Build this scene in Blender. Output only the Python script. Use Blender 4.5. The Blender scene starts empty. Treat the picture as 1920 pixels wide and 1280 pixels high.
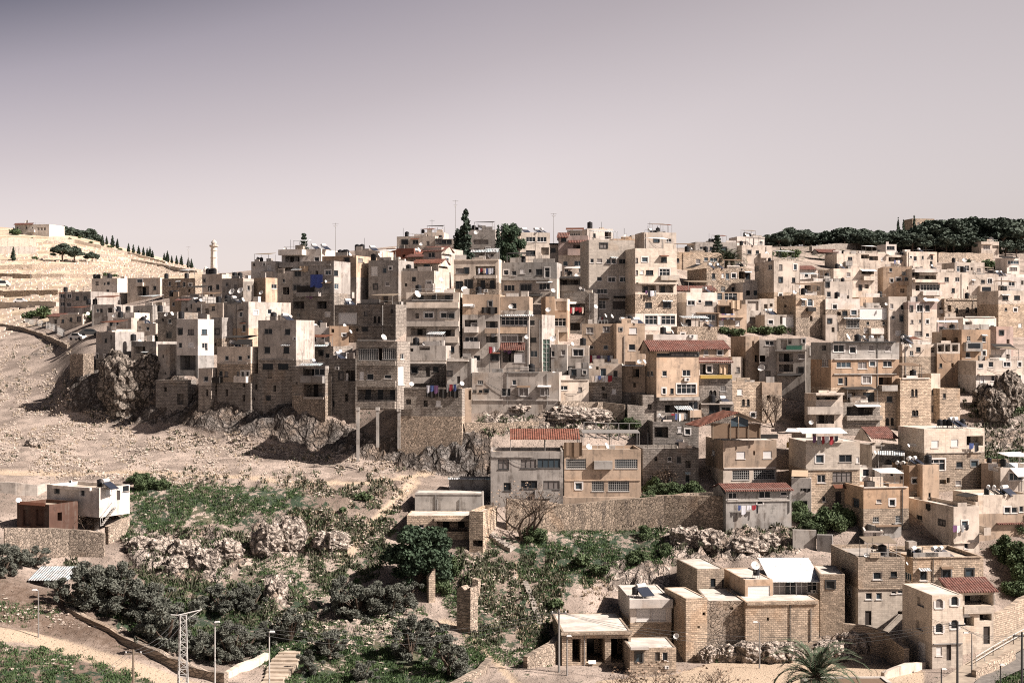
import bpy, math, random, re
import numpy as np
from mathutils import Vector
random.seed(7)
SC = bpy.context.scene
COL = SC.collection
F = 2800.0            # focal length in photo pixels (photo is 1920 wide); metres are real metres
# ---------------------------------------------------------------- camera, sky, sun, exposure
cd = bpy.data.cameras.new('camera'); cam = bpy.data.objects.new('camera', cd); COL.objects.link(cam)
cam.location = (0, 0, 0); cam.rotation_euler = (math.radians(90), 0, 0)
cd.sensor_width = 36; cd.lens = F/1920*36; cd.clip_start = 0.5; cd.clip_end = 8000
SC.camera = cam
SUN_EL = 41.0; SUN_AZ = 19.0       # azimuth: degrees from +X (right) towards the camera
sx = math.cos(math.radians(SUN_EL))*math.cos(math.radians(SUN_AZ))
sy = -math.cos(math.radians(SUN_EL))*math.sin(math.radians(SUN_AZ))
sz = math.sin(math.radians(SUN_EL))
ld = bpy.data.lights.new('sun', 'SUN'); ld.energy = 5.0; ld.angle = math.radians(0.5); ld.color = (1.0, 0.90, 0.825)
sun = bpy.data.objects.new('sun', ld); COL.objects.link(sun)
sun.rotation_euler = Vector((-sx, -sy, -sz)).to_track_quat('-Z', 'Y').to_euler()
world = bpy.data.worlds.new('World'); SC.world = world; world.use_nodes = True
nt = world.node_tree; nt.nodes.clear()
sky = nt.nodes.new('ShaderNodeTexSky'); sky.sky_type = 'NISHITA'; sky.sun_disc = False
sky.sun_elevation = math.radians(SUN_EL); sky.sun_rotation = math.radians(90+SUN_AZ)
sky.air_density = 1.0; sky.dust_density = 2.0; sky.ozone_density = 1.0; sky.altitude = 700
def wn(t): return nt.nodes.new(t)
def wm(op, a, b=0.0, clamp=False):
    n = wn('ShaderNodeMath'); n.operation = op; n.use_clamp = clamp
    for i_, v in ((0,a),(1,b)):
        if isinstance(v, (int,float)): n.inputs[i_].default_value = v
        else: nt.links.new(v, n.inputs[i_])
    return n.outputs[0]
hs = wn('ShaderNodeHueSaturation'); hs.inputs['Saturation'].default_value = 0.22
# sky tint by direction: pales towards the horizon and the sun's side, darkens and turns mauve away from it
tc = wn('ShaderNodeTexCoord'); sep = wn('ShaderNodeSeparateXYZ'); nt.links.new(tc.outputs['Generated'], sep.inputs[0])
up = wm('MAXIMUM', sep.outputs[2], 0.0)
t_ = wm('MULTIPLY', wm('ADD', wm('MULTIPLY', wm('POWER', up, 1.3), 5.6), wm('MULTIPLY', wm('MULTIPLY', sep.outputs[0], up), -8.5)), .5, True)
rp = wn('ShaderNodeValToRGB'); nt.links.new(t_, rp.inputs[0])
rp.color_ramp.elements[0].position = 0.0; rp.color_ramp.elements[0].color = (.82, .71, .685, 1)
rp.color_ramp.elements[1].position = 1.0; rp.color_ramp.elements[1].color = (.04, .047, .065, 1)  # overhead sky, out of view, darkened and blued to deepen and cool shadows
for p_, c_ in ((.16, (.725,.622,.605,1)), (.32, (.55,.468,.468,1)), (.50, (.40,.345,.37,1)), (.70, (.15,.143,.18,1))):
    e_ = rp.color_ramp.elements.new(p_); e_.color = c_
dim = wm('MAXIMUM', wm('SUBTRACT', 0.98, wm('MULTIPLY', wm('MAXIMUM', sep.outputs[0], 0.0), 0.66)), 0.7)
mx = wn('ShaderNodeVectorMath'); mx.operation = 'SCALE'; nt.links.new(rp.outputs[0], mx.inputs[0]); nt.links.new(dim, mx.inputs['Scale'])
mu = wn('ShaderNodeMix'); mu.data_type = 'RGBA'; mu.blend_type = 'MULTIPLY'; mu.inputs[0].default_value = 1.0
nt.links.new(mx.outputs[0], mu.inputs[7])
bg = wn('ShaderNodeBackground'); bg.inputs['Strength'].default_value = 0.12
out = wn('ShaderNodeOutputWorld')
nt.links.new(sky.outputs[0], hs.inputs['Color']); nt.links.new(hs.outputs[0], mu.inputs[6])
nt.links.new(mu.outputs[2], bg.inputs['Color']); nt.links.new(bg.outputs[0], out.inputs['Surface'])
SC.view_settings.view_transform = 'Standard'; SC.view_settings.look = 'None'
SC.view_settings.gamma = 1; SC.view_settings.exposure = 0.95
SC.cycles.filter_width = 1.1; SC.cycles.use_denoising = False; SC.cycles.max_bounces = 4; SC.cycles.diffuse_bounces = 1; SC.cycles.glossy_bounces = 2; SC.cycles.transparent_max_bounces = 4

# ---------------------------------------------------------------- terrain as a height field: columns by bearing, rows by distance
NEAR = [(140, 1350)]
ST = {
 -700: [(140,1350),(150,1270),(165,1160),(180,1060),(195,960),(205,905),(250,810),(300,700),(340,640),(400,605),(480,545),(600,480),(720,430),(800,412),(900,410),(1500,430)],
 0: [(140,1350),(150,1262),(162,1180),(172,1110),(180,1050),(188,1000),(196,950),(206,900),(250,800),(300,700),(340,640),(400,602),(480,545),(600,485),(720,435),(800,425),(900,428),(1500,470)],
 110: [(140,1350),(152,1262),(162,1200),(172,1130),(182,1070),(190,1015),(198,950),(207,905),(240,820),(262,760),(285,700),(320,645),(360,600),(430,565),(500,530),(600,490),(720,442),(760,436),(900,445),(1500,480)],
 150: [(140,1350),(152,1265),(162,1203),(172,1130),(183,1065),(191,1010),(200,935),(207,900),(240,830),(252,792),(254,768),(256,700),(268,670),(300,632),(350,598),(420,570),(480,540),(600,495),(720,447),(760,440),(900,450),(1500,490)],
 250: [(140,1350),(152,1275),(163,1200),(174,1130),(184,1060),(192,1010),(202,920),(210,890),(232,840),(249,797),(252,772),(254,705),(262,680),(275,650),(300,610),(340,575),(400,548),(480,528),(600,512),(700,478),(740,470),(900,480),(1500,510)],
 330: [(140,1350),(152,1290),(163,1215),(174,1140),(184,1070),(192,1010),(200,930),(208,893),(230,840),(241,802),(244,772),(246,705),(260,672),(275,630),(300,585),(350,550),(420,530),(500,520),(600,512),(700,494),(740,490),(900,500),(1500,540)],
 400: [(140,1350),(152,1294),(163,1222),(174,1146),(184,1074),(192,1012),(200,928),(208,890),(226,850),(235,820),(237.5,768),(240,722),(253,690),(268,640),(285,600),(320,560),(380,530),(450,515),(600,512),(900,520),(1500,560)],
 600: [(140,1350),(152,1300),(163,1235),(174,1160),(184,1085),(192,1020),(199,940),(206,900),(222,868),(227.5,848),(229,800),(231,742),(245,690),(258,640),(275,590),(292,545),(310,505),(330,480),(360,475),(500,500),(900,540),(1500,580)],
 750: [(140,1350),(152,1300),(163,1238),(174,1165),(184,1085),(192,1020),(199,950),(206,905),(217,885),(219.5,870),(221.5,805),(223.5,765),(235,700),(248,650),(262,605),(280,560),(300,510),(320,475),(345,460),(500,490),(900,540),(1500,580)],
 880: [(140,1350),(152,1300),(163,1240),(174,1165),(184,1085),(192,1010),(199,955),(206,925),(213,905),(215,893),(217.5,818),(219.5,790),(231,745),(240,700),(250,660),(264,610),(282,560),(300,510),(318,475),(340,458),(380,458),(500,485),(900,540),(1500,580)],
 1000: [(140,1350),(152,1290),(163,1240),(174,1170),(184,1090),(193,1010),(198,987),(200.5,940),(205,930),(215,860),(220,800),(226,765),(234,740),(244,690),(254,650),(268,600),(285,555),(302,510),(320,475),(340,458),(380,458),(500,485),(900,540),(1500,580)],
 1200: [(140,1350),(152,1290),(160,1262),(168,1240),(176,1180),(184,1110),(192,1030),(198,992),(200.5,942),(206,925),(216,860),(222,800),(230,760),(240,710),(250,665),(262,620),(278,580),(295,540),(312,500),(335,474),(370,462),(500,470),(900,520),(1500,580)],
 1360: [(140,1350),(150,1300),(158,1262),(168,1238),(172,1200),(180,1100),(188,1040),(196,1003),(200,950),(205,928),(212,880),(222,810),(232,760),(242,715),(254,665),(268,625),(285,590),(305,550),(330,510),(365,482),(410,468),(450,462),(900,510),(1500,570)],
 1500: [(140,1350),(150,1300),(158,1265),(166,1238),(171,1200),(179,1105),(186,1050),(194,1012),(200,965),(207,910),(216,850),(226,800),(236,755),(246,710),(258,665),(275,625),(300,580),(330,540),(370,505),(410,482),(440,470),(480,460),(900,505),(1500,570)],
 1700: [(140,1350),(150,1295),(158,1260),(165,1243),(171,1195),(178,1115),(186,1050),(194,1000),(202,940),(210,895),(218,850),(228,805),(238,770),(250,720),(264,680),(284,640),(310,600),(345,560),(385,520),(420,495),(450,478),(490,465),(520,458),(900,500),(1500,560)],
 1900: [(140,1350),(150,1300),(158,1262),(166,1215),(174,1165),(182,1100),(190,1030),(200,960),(208,910),(218,860),(230,815),(238,760),(246,725),(260,690),(285,650),(315,610),(350,570),(395,530),(430,502),(460,484),(495,466),(520,458),(900,500),(1500,560)],
 2700: [(140,1350),(150,1300),(158,1262),(166,1215),(174,1165),(182,1100),(190,1030),(200,960),(208,910),(218,860),(230,815),(238,760),(246,725),(260,690),(285,650),(315,610),(350,570),(395,530),(430,502),(460,484),(495,466),(520,458),(900,500),(1500,560)],
}
DG = np.concatenate([np.arange(140,200,.6), np.arange(200,262,.5), np.arange(262,340,1.0), np.arange(340,560,3.0), np.arange(560,900,6.0), np.arange(900,1501,60.0)])
PG = np.arange(-700, 2701, 7.0)
_sk = sorted(ST)
_sp = np.array([np.interp(DG, [d for d,_ in ST[k]], [p for _,p in ST[k]]) for k in _sk])
PYT = np.empty((len(PG), len(DG)))
for j in range(len(DG)):
    PYT[:,j] = np.interp(PG, _sk, _sp[:,j])
_ker = np.exp(-0.5*(np.arange(-6,7)/2.6)**2); _ker /= _ker.sum()
_pad = np.pad(PYT, ((6,6),(0,0)), mode='edge')
PYT = sum(_ker[i]*_pad[i:i+len(PG)] for i in range(13))

def py_at(px, D):
    i = min(max((px-PG[0])/7.0, 0), len(PG)-1.001); i0 = int(i); f = i-i0
    a = np.interp(D, DG, PYT[i0]); b = np.interp(D, DG, PYT[i0+1])
    return a*(1-f)+b*f
def ground(x, y):
    if y < 140: return -2-0.24*y
    return (640-py_at(960+F*x/y, y))/F*y
def Dof(px, py):
    i = min(max((px-PG[0])/7.0, 0), len(PG)-1.001); i0 = int(i); f = i-i0
    col = PYT[i0]*(1-f)+PYT[i0+1]*f
    k = np.argmax(col <= py)
    if k == 0: return float(DG[0]) if col[0] <= py else float(DG[-1])
    t = (col[k-1]-py)/max(col[k-1]-col[k], 1e-6)
    return float(DG[k-1]+t*(DG[k]-DG[k-1]))
def at(px, py, D=None):
    D = D or Dof(px, py)
    return Vector(((px-960)/F*D, D, (640-py)/F*D))
def onground(px, py):
    p = at(px, py); p.z = ground(p.x, p.y); return p

# ---------------------------------------------------------------- noise in numpy
def _h(ix, iy, iz, s):
    n = (ix*374761393 + iy*668265263 + iz*2147483647 + s*1274126177) & 0xffffffff
    n = ((n ^ (n >> 13))*1274126177) & 0xffffffff
    return ((n ^ (n >> 16)) & 0xffff)/65535.0
def vnoise(p, s=0):
    i = np.floor(p).astype(np.int64); f = p-i; f = f*f*(3-2*f); o = 0
    for dx in (0,1):
        for dy in (0,1):
            for dz in (0,1):
                w = (f[:,0] if dx else 1-f[:,0])*(f[:,1] if dy else 1-f[:,1])*(f[:,2] if dz else 1-f[:,2])
                o = o + w*_h(i[:,0]+dx, i[:,1]+dy, i[:,2]+dz, s)
    return o
def fbm(p, s=0, o=4, ridged=False):
    a, t, r = 1.0, 0.0, 0
    for k in range(o):
        v = vnoise(p, s+k)
        r = r + a*((1-abs(2*v-1)) if ridged else v); t += a; a *= .5; p = p*2.03+11.3
    return r/t

# ---------------------------------------------------------------- object helpers
def tag(o, label=None, cat=None, group=None, kind=None):
    if label: o['label'] = label
    if cat: o['category'] = cat
    if group: o['group'] = group
    if kind or cat: o['kind'] = kind or 'thing'
    return o
def empty(name, loc, rz=0, label=None, cat=None, group=None):
    o = bpy.data.objects.new(name, None); COL.objects.link(o); o.empty_display_size = .3
    o.location = loc; o.rotation_euler = (0,0,rz)
    return tag(o, label, cat, group)
class MB:
    def __init__(s): s.v = []; s.f = []
    def quad(s, a, b, c, d):
        n = len(s.v); s.v += [a,b,c,d]; s.f.append((n,n+1,n+2,n+3))
    def tri(s, a, b, c):
        n = len(s.v); s.v += [a,b,c]; s.f.append((n,n+1,n+2))
    def hexa(s, p):      # 8 corners: bottom 0-3, top 4-7, same winding
        n = len(s.v); s.v += list(p)
        s.f += [(n,n+3,n+2,n+1),(n+4,n+5,n+6,n+7)]+[(n+i,n+(i+1)%4,n+4+(i+1)%4,n+4+i) for i in range(4)]
    def box(s, x0,x1,y0,y1,z0,z1):
        s.hexa([(x0,y0,z0),(x1,y0,z0),(x1,y1,z0),(x0,y1,z0),(x0,y0,z1),(x1,y0,z1),(x1,y1,z1),(x0,y1,z1)])
    def tube(s, pts, r, n=6, r2=None, cap=True):
        rings = []; m = len(pts)
        for i, p in enumerate(pts):
            p = Vector(p); d = Vector(pts[min(i+1,m-1)])-Vector(pts[max(i-1,0)])
            d = d.normalized() if d.length > 1e-9 else Vector((0,0,1))
            u = d.cross(Vector((0,0,1)) if abs(d.z) < .9 else Vector((1,0,0))).normalized(); w = d.cross(u)
            rr = r if r2 is None else r+(r2-r)*i/(m-1)
            rings.append(len(s.v))
            for k in range(n):
                a = 2*math.pi*k/n; s.v.append(tuple(p+(u*math.cos(a)+w*math.sin(a))*rr))
        for i in range(m-1):
            for k in range(n):
                s.f.append((rings[i]+k, rings[i]+(k+1)%n, rings[i+1]+(k+1)%n, rings[i+1]+k))
        if cap:
            s.f.append(tuple(rings[0]+k for k in range(n-1,-1,-1))); s.f.append(tuple(rings[-1]+k for k in range(n)))
    def lathe(s, prof, n=12, c=(0,0,0)):
        base = len(s.v)
        for r, z in prof:
            for k in range(n):
                a = 2*math.pi*k/n; s.v.append((c[0]+r*math.cos(a), c[1]+r*math.sin(a), c[2]+z))
        for i in range(len(prof)-1):
            for k in range(n):
                s.f.append((base+i*n+k, base+i*n+(k+1)%n, base+(i+1)*n+(k+1)%n, base+(i+1)*n+k))
        s.f.append(tuple(base+k for k in range(n-1,-1,-1))); s.f.append(tuple(base+(len(prof)-1)*n+k for k in range(n)))
    def mesh(s, name, m, smooth=False):
        me = bpy.data.meshes.new(name); me.from_pydata([tuple(v) for v in s.v], [], s.f)
        me.materials.append(m)
        if smooth: me.polygons.foreach_set('use_smooth', [True]*len(me.polygons))
        return me
    def build(s, name, m, parent=None, loc=(0,0,0), rz=0, smooth=False):
        return link(name, s.mesh(name, m, smooth), parent, loc, rz)
def link(name, me, parent=None, loc=(0,0,0), rz=0):
    o = bpy.data.objects.new(name, me); COL.objects.link(o); o.location = loc; o.rotation_euler = (0,0,rz)
    if parent is not None: o.parent = parent
    return o
def copy_tree(o, parent=None):
    c = o.copy(); COL.objects.link(c)
    if parent is not None: c.parent = parent
    for ch in list(o.children): copy_tree(ch, c)
    return c

# ---------------------------------------------------------------- materials (all procedural)
class NT:
    def __init__(s, name):
        s.m = bpy.data.materials.new(name); s.m.use_nodes = True; s.t = s.m.node_tree; s.t.nodes.clear()
        s.o = s.n('ShaderNodeOutputMaterial'); s.b = s.n('ShaderNodeBsdfPrincipled'); s.l(s.b.outputs[0], s.o.inputs[0])
        s.b.inputs['Specular IOR Level'].default_value = 0.2
    def n(s, t): return s.t.nodes.new(t)
    def l(s, a, b): s.t.links.new(a, b)
    def val(s, inp, v):
        if hasattr(v, 'is_linked') or hasattr(v, 'links'): s.l(v, inp)
        else: inp.default_value = v
    def math(s, op, a, b=0.0, c=None, clamp=False):
        n = s.n('ShaderNodeMath'); n.operation = op; n.use_clamp = clamp
        s.val(n.inputs[0], a); s.val(n.inputs[1], b)
        if c is not None: s.val(n.inputs[2], c)
        return n.outputs[0]
    def mix(s, f, a, b, mode='MIX'):
        n = s.n('ShaderNodeMix'); n.data_type = 'RGBA'; n.blend_type = mode
        s.val(n.inputs[0], f)
        for i, x in ((6,a),(7,b)):
            if isinstance(x, tuple): n.inputs[i].default_value = (*x[:3], 1)
            else: s.l(x, n.inputs[i])
        return n.outputs[2]
    def noise(s, vec, scale, detail=4, rough=.55):
        n = s.n('ShaderNodeTexNoise'); n.inputs['Scale'].default_value = scale; n.inputs['Detail'].default_value = detail
        n.inputs['Roughness'].default_value = rough; s.l(vec, n.inputs['Vector']); return n.outputs['Fac']
    def ramp(s, f, lo, hi, a=0.0, b=1.0):
        n = s.n('ShaderNodeMapRange'); n.interpolation_type = 'SMOOTHSTEP'
        s.val(n.inputs[0], f); n.inputs[1].default_value = lo; n.inputs[2].default_value = hi
        n.inputs[3].default_value = a; n.inputs[4].default_value = b; return n.outputs[0]
    def bump(s, h, strength, dist):
        n = s.n('ShaderNodeBump'); n.inputs['Strength'].default_value = strength; n.inputs['Distance'].default_value = dist
        s.l(h, n.inputs['Height']); s.l(n.outputs[0], s.b.inputs['Normal'])
    def uv(s, su=1, sv=1):     # wall coordinates: along the wall and up, from the wall's own axes, shifted per object
        t = s.n('ShaderNodeTexCoord'); x = s.n('ShaderNodeSeparateXYZ'); s.l(t.outputs['Object'], x.inputs[0])
        r = s.n('ShaderNodeObjectInfo'); sh = s.math('MULTIPLY', r.outputs['Random'], 70.0)
        c = s.n('ShaderNodeCombineXYZ')
        s.l(s.math('MULTIPLY', s.math('ADD', s.math('ADD', x.outputs[0], x.outputs[1]), sh), su), c.inputs[0])
        s.l(s.math('MULTIPLY', x.outputs[2], sv), c.inputs[1]); s.rnd = r.outputs['Random']
        return c.outputs[0]
    def cracks(s, o, scale, stretch=(1,1,1), w=.10):
        m = s.n('ShaderNodeVectorMath'); m.operation = 'MULTIPLY'; s.l(o, m.inputs[0]); m.inputs[1].default_value = stretch
        nz = s.n('ShaderNodeTexNoise'); nz.inputs['Scale'].default_value = scale*1.6; nz.inputs['Detail'].default_value = 4; s.l(o, nz.inputs['Vector'])
        a = s.n('ShaderNodeVectorMath'); a.operation = 'MULTIPLY_ADD'; s.l(nz.outputs['Color'], a.inputs[0]); a.inputs[1].default_value = (.9/scale,)*3; s.l(m.outputs[0], a.inputs[2])
        e = s.n('ShaderNodeTexVoronoi'); e.feature = 'DISTANCE_TO_EDGE'; e.inputs['Scale'].default_value = scale; s.l(a.outputs[0], e.inputs['Vector'])
        return s.ramp(e.outputs['Distance'], 0.0, w)
    def obj(s):
        t = s.n('ShaderNodeTexCoord'); return t.outputs['Object']
    def fin(s, col, rough=.85):
        if isinstance(col, tuple): s.b.inputs['Base Color'].default_value = (*col, 1)
        else: s.l(col, s.b.inputs['Base Color'])
        s.b.inputs['Roughness'].default_value = rough; return s.m
def sc(c, k): return tuple(min(1, x*k) for x in c)
def mat_plain(name, c, rough=.7, var=.0):
    t = NT(name)
    if var:
        n = t.noise(t.obj(), 3.0); return t.fin(t.mix(n, sc(c,1-var), sc(c,1+var)), rough)
    return t.fin(c, rough)
def mat_wall(name, c, kind='plaster', dirt=.5):
    t = NT(name); v = t.uv(); col = None
    blot = t.ramp(t.noise(v, .33, 6, .62), .36, .66)
    if kind == 'plaster':
        col = t.mix(blot, sc(c,.80), sc(c,1.12)); h = t.noise(v, 9, 3)
        t.bump(h, .25, .02)
    elif kind in ('block', 'ashlar'):
        b = t.n('ShaderNodeTexBrick'); wv = t.n('ShaderNodeVectorMath'); wv.operation = 'MULTIPLY_ADD'
        nn = t.n('ShaderNodeTexNoise'); nn.inputs['Scale'].default_value = .8; nn.inputs['Detail'].default_value = 3; t.l(v, nn.inputs['Vector'])
        t.l(nn.outputs['Color'], wv.inputs[0]); wv.inputs[1].default_value = (.35,.16,0) if kind == 'block' else (.1,.05,0); t.l(v, wv.inputs[2]); t.l(wv.outputs[0], b.inputs['Vector']); b.inputs['Scale'].default_value = 1
        b.inputs['Brick Width'].default_value = .46 if kind == 'block' else .62; b.inputs['Row Height'].default_value = .23 if kind == 'block' else .25
        b.inputs['Mortar Size'].default_value = .024 if kind == 'block' else .010; b.inputs['Mortar Smooth'].default_value = .3; b.inputs['Bias'].default_value = 0
        k = 1.3 if kind == 'block' else 1.1
        b.inputs['Color1'].default_value = (*sc(c,k),1); b.inputs['Color2'].default_value = (*sc(c,2-k-.05),1); b.inputs['Mortar'].default_value = (*sc(c,.5 if kind == 'block' else .72),1)
        col = t.mix(t.math('MULTIPLY', blot, .45), b.outputs['Color'], sc(c,.72))
        n2 = t.noise(v, 6, 4); inv = t.math('SUBTRACT', 1.0, b.outputs['Fac'])
        t.bump(t.math('ADD', inv, t.math('MULTIPLY', n2, .9)), .8 if kind == 'block' else .35, .07 if kind == 'block' else .02)
    else:  # rubble
        a = t.n('ShaderNodeTexVoronoi'); a.inputs['Scale'].default_value = 2.9; t.l(v, a.inputs['Vector'])
        e = t.n('ShaderNodeTexVoronoi'); e.feature = 'DISTANCE_TO_EDGE'; e.inputs['Scale'].default_value = 2.9; t.l(v, e.inputs['Vector'])
        bw = t.n('ShaderNodeRGBToBW'); t.l(a.outputs['Color'], bw.inputs[0])
        col = t.mix(bw.outputs[0], sc(c,.55), sc(c,1.5)); ed = t.ramp(e.outputs['Distance'], .0, .11)
        col = t.mix(ed, sc(c,.38), col); col = t.mix(t.math('MULTIPLY', blot, .4), col, sc(c,.6))
        t.bump(ed, .8, .08)
    # rain streaks and soot of their own shape
    vs = t.uv(1.3, .13); st = t.noise(vs, 1.0, 5, .65)
    g = t.noise(v, 1.1, 6, .7)
    m = t.math('MULTIPLY', t.ramp(st, .47, .64), t.ramp(g, .36, .58))
    col = t.mix(t.math('MULTIPLY', m, dirt), col, sc((.13,.11,.095), 1.0))
    g2 = t.noise(v, .6, 7, .7)
    col = t.mix(t.math('MULTIPLY', t.ramp(g2, .55, .68), dirt*.85), col, sc(c,.33))
    # repaired / rusty warm patches
    g3 = t.noise(v, .21, 3, .5); col = t.mix(t.math('MULTIPLY', t.ramp(g3, .58, .68), .25), col, (c[0]*.95, c[1]*.74, c[2]*.55))
    col = t.mix(1.0, col, t.mix(t.rnd, (.76,.765,.78), (1.14,1.11,1.08)), 'MULTIPLY')
    return t.fin(col, .9)
M = {}
M['W'] = mat_wall('white_plaster', (.70,.645,.59), 'plaster', .35)
M['C'] = mat_wall('cream_plaster', (.61,.535,.46), 'plaster', .5)
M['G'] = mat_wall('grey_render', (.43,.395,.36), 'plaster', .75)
M['T'] = mat_wall('tan_plaster', (.50,.385,.29), 'plaster', .6)
M['O'] = mat_wall('ochre_plaster', (.46,.325,.225), 'plaster', .55)
M['P'] = mat_wall('pink_plaster', (.47,.37,.335), 'plaster', .5)
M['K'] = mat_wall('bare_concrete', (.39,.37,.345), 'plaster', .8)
M['S'] = mat_wall('cream_ashlar', (.62,.55,.47), 'ashlar', .4)
M['A'] = mat_wall('grey_ashlar', (.46,.42,.38), 'ashlar', .65)
M['N'] = mat_wall('rough_stone_blocks', (.52,.42,.325), 'block', .4)
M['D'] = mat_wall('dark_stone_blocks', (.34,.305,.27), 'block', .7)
M['R'] = mat_wall('rubble_stone', (.45,.37,.295), 'rubble', .35)
M['U'] = mat_wall('rusty_sheet', (.095,.055,.042), 'plaster', .6)
M['Q'] = mat_wall('old_rubble_stone', (.40,.325,.255), 'rubble', .85)
M['B'] = mat_wall('red_brick', (.26,.10,.07), 'ashlar', .4)
MI = dict(
 glass=mat_plain('dark_glass', (.018,.022,.026), .12), glassb=mat_plain('blue_glass', (.05,.07,.085), .15), curtain=mat_plain('curtained_glass', (.20,.18,.17), .35),
 shutter=mat_plain('white_shutter', (.72,.70,.68), .5, .05), hole=mat_plain('dark_interior', (.03,.027,.025), .9), door=mat_plain('dark_door', (.06,.05,.045), .5),
 fwhite=mat_plain('white_frame', (.66,.63,.60), .5), fgrey=mat_plain('grey_frame', (.22,.21,.20), .5), fdark=mat_plain('dark_frame', (.06,.06,.06), .5),
 metal=mat_plain('dark_iron', (.05,.05,.05), .5), pale=mat_plain('pale_iron', (.45,.44,.42), .5), dish=mat_plain('white_dish', (.78,.76,.73), .5), tank=mat_plain('black_plastic', (.018,.018,.02), .45),
 wtank=mat_plain('white_enamel', (.75,.73,.70), .4), panel=mat_plain('solar_glass', (.03,.035,.05), .2), wood=mat_plain('grey_wood', (.20,.16,.12), .8, .2), green=mat_plain('green_sheet', (.06,.17,.12), .6, .2),
 blue=mat_plain('blue_tarp', (.06,.09,.30), .6, .15), red=mat_plain('red_sheet', (.32,.07,.04), .7, .2), darkcloth=mat_plain('dark_sheet', (.035,.032,.03), .8, .2), white=mat_plain('white_sheet', (.75,.72,.69), .6, .06), tan=mat_plain('tan_sheet', (.45,.34,.24), .8, .2),
 brown=mat_plain('brown_sheet', (.16,.11,.075), .8, .25), rust=mat_plain('rusty_iron', (.13,.055,.035), .8, .35), cord=mat_plain('cord', (.08,.08,.08), .8), ac=mat_plain('ac_white', (.62,.60,.57), .5), lamp=mat_plain('lamp_head', (.6,.6,.6), .4), yellow=mat_plain('yellow_paint', (.42,.30,.09), .7, .2))
def _roof(name, c):
    t = NT(name); o = t.obj(); n = t.noise(o, .5, 6, .65); n2 = t.noise(o, 4, 4)
    col = t.mix(t.ramp(n, .35, .65), sc(c,.7), sc(c,1.1)); col = t.mix(t.math('MULTIPLY', t.ramp(n2, .55, .75), .4), col, sc(c,.5)); return t.fin(col, .9)
MI['roof'] = _roof('whitewashed_roof', (.60,.55,.49)); MI['roof2'] = _roof('grey_roof', (.38,.34,.30)); MI['roof3'] = _roof('dusty_roof', (.47,.39,.31))
def _tile(name, c, bs=.8):
    t = NT(name); x = t.n('ShaderNodeSeparateXYZ'); t.l(t.obj(), x.inputs[0])
    w = t.math('SINE', t.math('MULTIPLY', x.outputs[0], 20.0)); w2 = t.math('FRACT', t.math('MULTIPLY', x.outputs[1], 2.6))
    n = t.noise(t.obj(), 2.2, 5); n9 = t.noise(t.obj(), .7, 6, .7); col = t.mix(t.ramp(n,.3,.7), sc(c,.6), sc(c,1.35)); col = t.mix(t.math('MULTIPLY', t.ramp(n9,.48,.62),.6), col, (c[0]*1.15,c[1]*1.6,c[2]*1.7)); col = t.mix(t.math('MULTIPLY', t.ramp(w2,.85,1.0),.5), col, sc(c,.35))
    t.bump(t.math('ADD', w, t.math('MULTIPLY', w2, 1.2)), bs, .05); return t.fin(col, .85)
MI['tile'] = _tile('red_tile', (.145,.066,.052)); MI['tile2'] = _tile('orange_tile', (.175,.072,.05)); MI['corr'] = _tile('white_corrugated', (.74,.73,.72), .12); MI['corrg'] = _tile('grey_corrugated', (.42,.42,.42))
CLOTH = [mat_plain('cloth_'+n, c, .9) for n, c in (('white',(.72,.70,.68)),('red',(.30,.04,.05)),('black',(.03,.03,.035)),('blue',(.07,.10,.24)),('cream',(.6,.5,.42)),('grey',(.3,.3,.3)),('purple',(.16,.08,.16)),('pale',(.62,.62,.66)))]
# ---------------------------------------------------------------- terrain mesh
def inpoly(px, py, poly):
    r = np.zeros(px.shape, bool); n = len(poly); j = n-1
    for i in range(n):
        xi, yi = poly[i]; xj, yj = poly[j]
        c = ((yi > py) != (yj > py)) & (px < (xj-xi)*(py-yi)/((yj-yi) or 1e-9)+xi); r ^= c; j = i
    return r
GRASS = [([(130,1060),(330,1085),(560,1105),(620,1200),(430,1210),(200,1160)],.62),([(560,985),(700,940),(760,960),(700,1090),(600,1110)],.45),([(900,1000),(1010,1010),(1040,1100),(930,1060)],.5),([(235,915),(330,902),(480,912),(575,912),(585,960),(545,985),(420,985),(330,1000),(255,1020),(222,1010)],.74),([(575,915),(700,905),(700,940),(640,960),(590,985),(560,980)],.30),
 ([(980,1000),(1130,985),(1255,990),(1262,1060),(1190,1068),(1130,1090),(1050,1120),(1000,1060)],.8),([(860,1030),(1000,1040),(1060,1130),(1040,1240),(930,1255),(870,1200),(820,1100)],.55),
 ([(150,1120),(420,1130),(440,1230),(330,1220),(180,1150)],.85),([(420,1190),(900,1205),(910,1240),(850,1300),(560,1300),(500,1250)],.9),([(600,1060),(780,1120),(840,1200),(640,1210),(560,1150)],.42),
 ([(-60,1205),(120,1222),(230,1250),(330,1300),(-60,1300)],.62),([(-60,1118),(60,1122),(130,1150),(60,1165),(-60,1160)],.35),([(320,1000),(520,1000),(600,1080),(560,1130),(440,1110),(330,1080)],.38),
 ([(1880,1240),(1990,1210),(1990,1310),(1850,1310)],.9),([(1830,840),(1990,830),(1990,900),(1850,890)],.6),([(1440,440),(1990,440),(1990,480),(1440,490)],.45),([(1270,1000),(1500,1010),(1490,1035),(1290,1035)],.30),([(1740,700),(1830,700),(1820,735),(1750,735)],.5),([(900,780),(1200,770),(1195,815),(900,815)],.25)]
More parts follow.
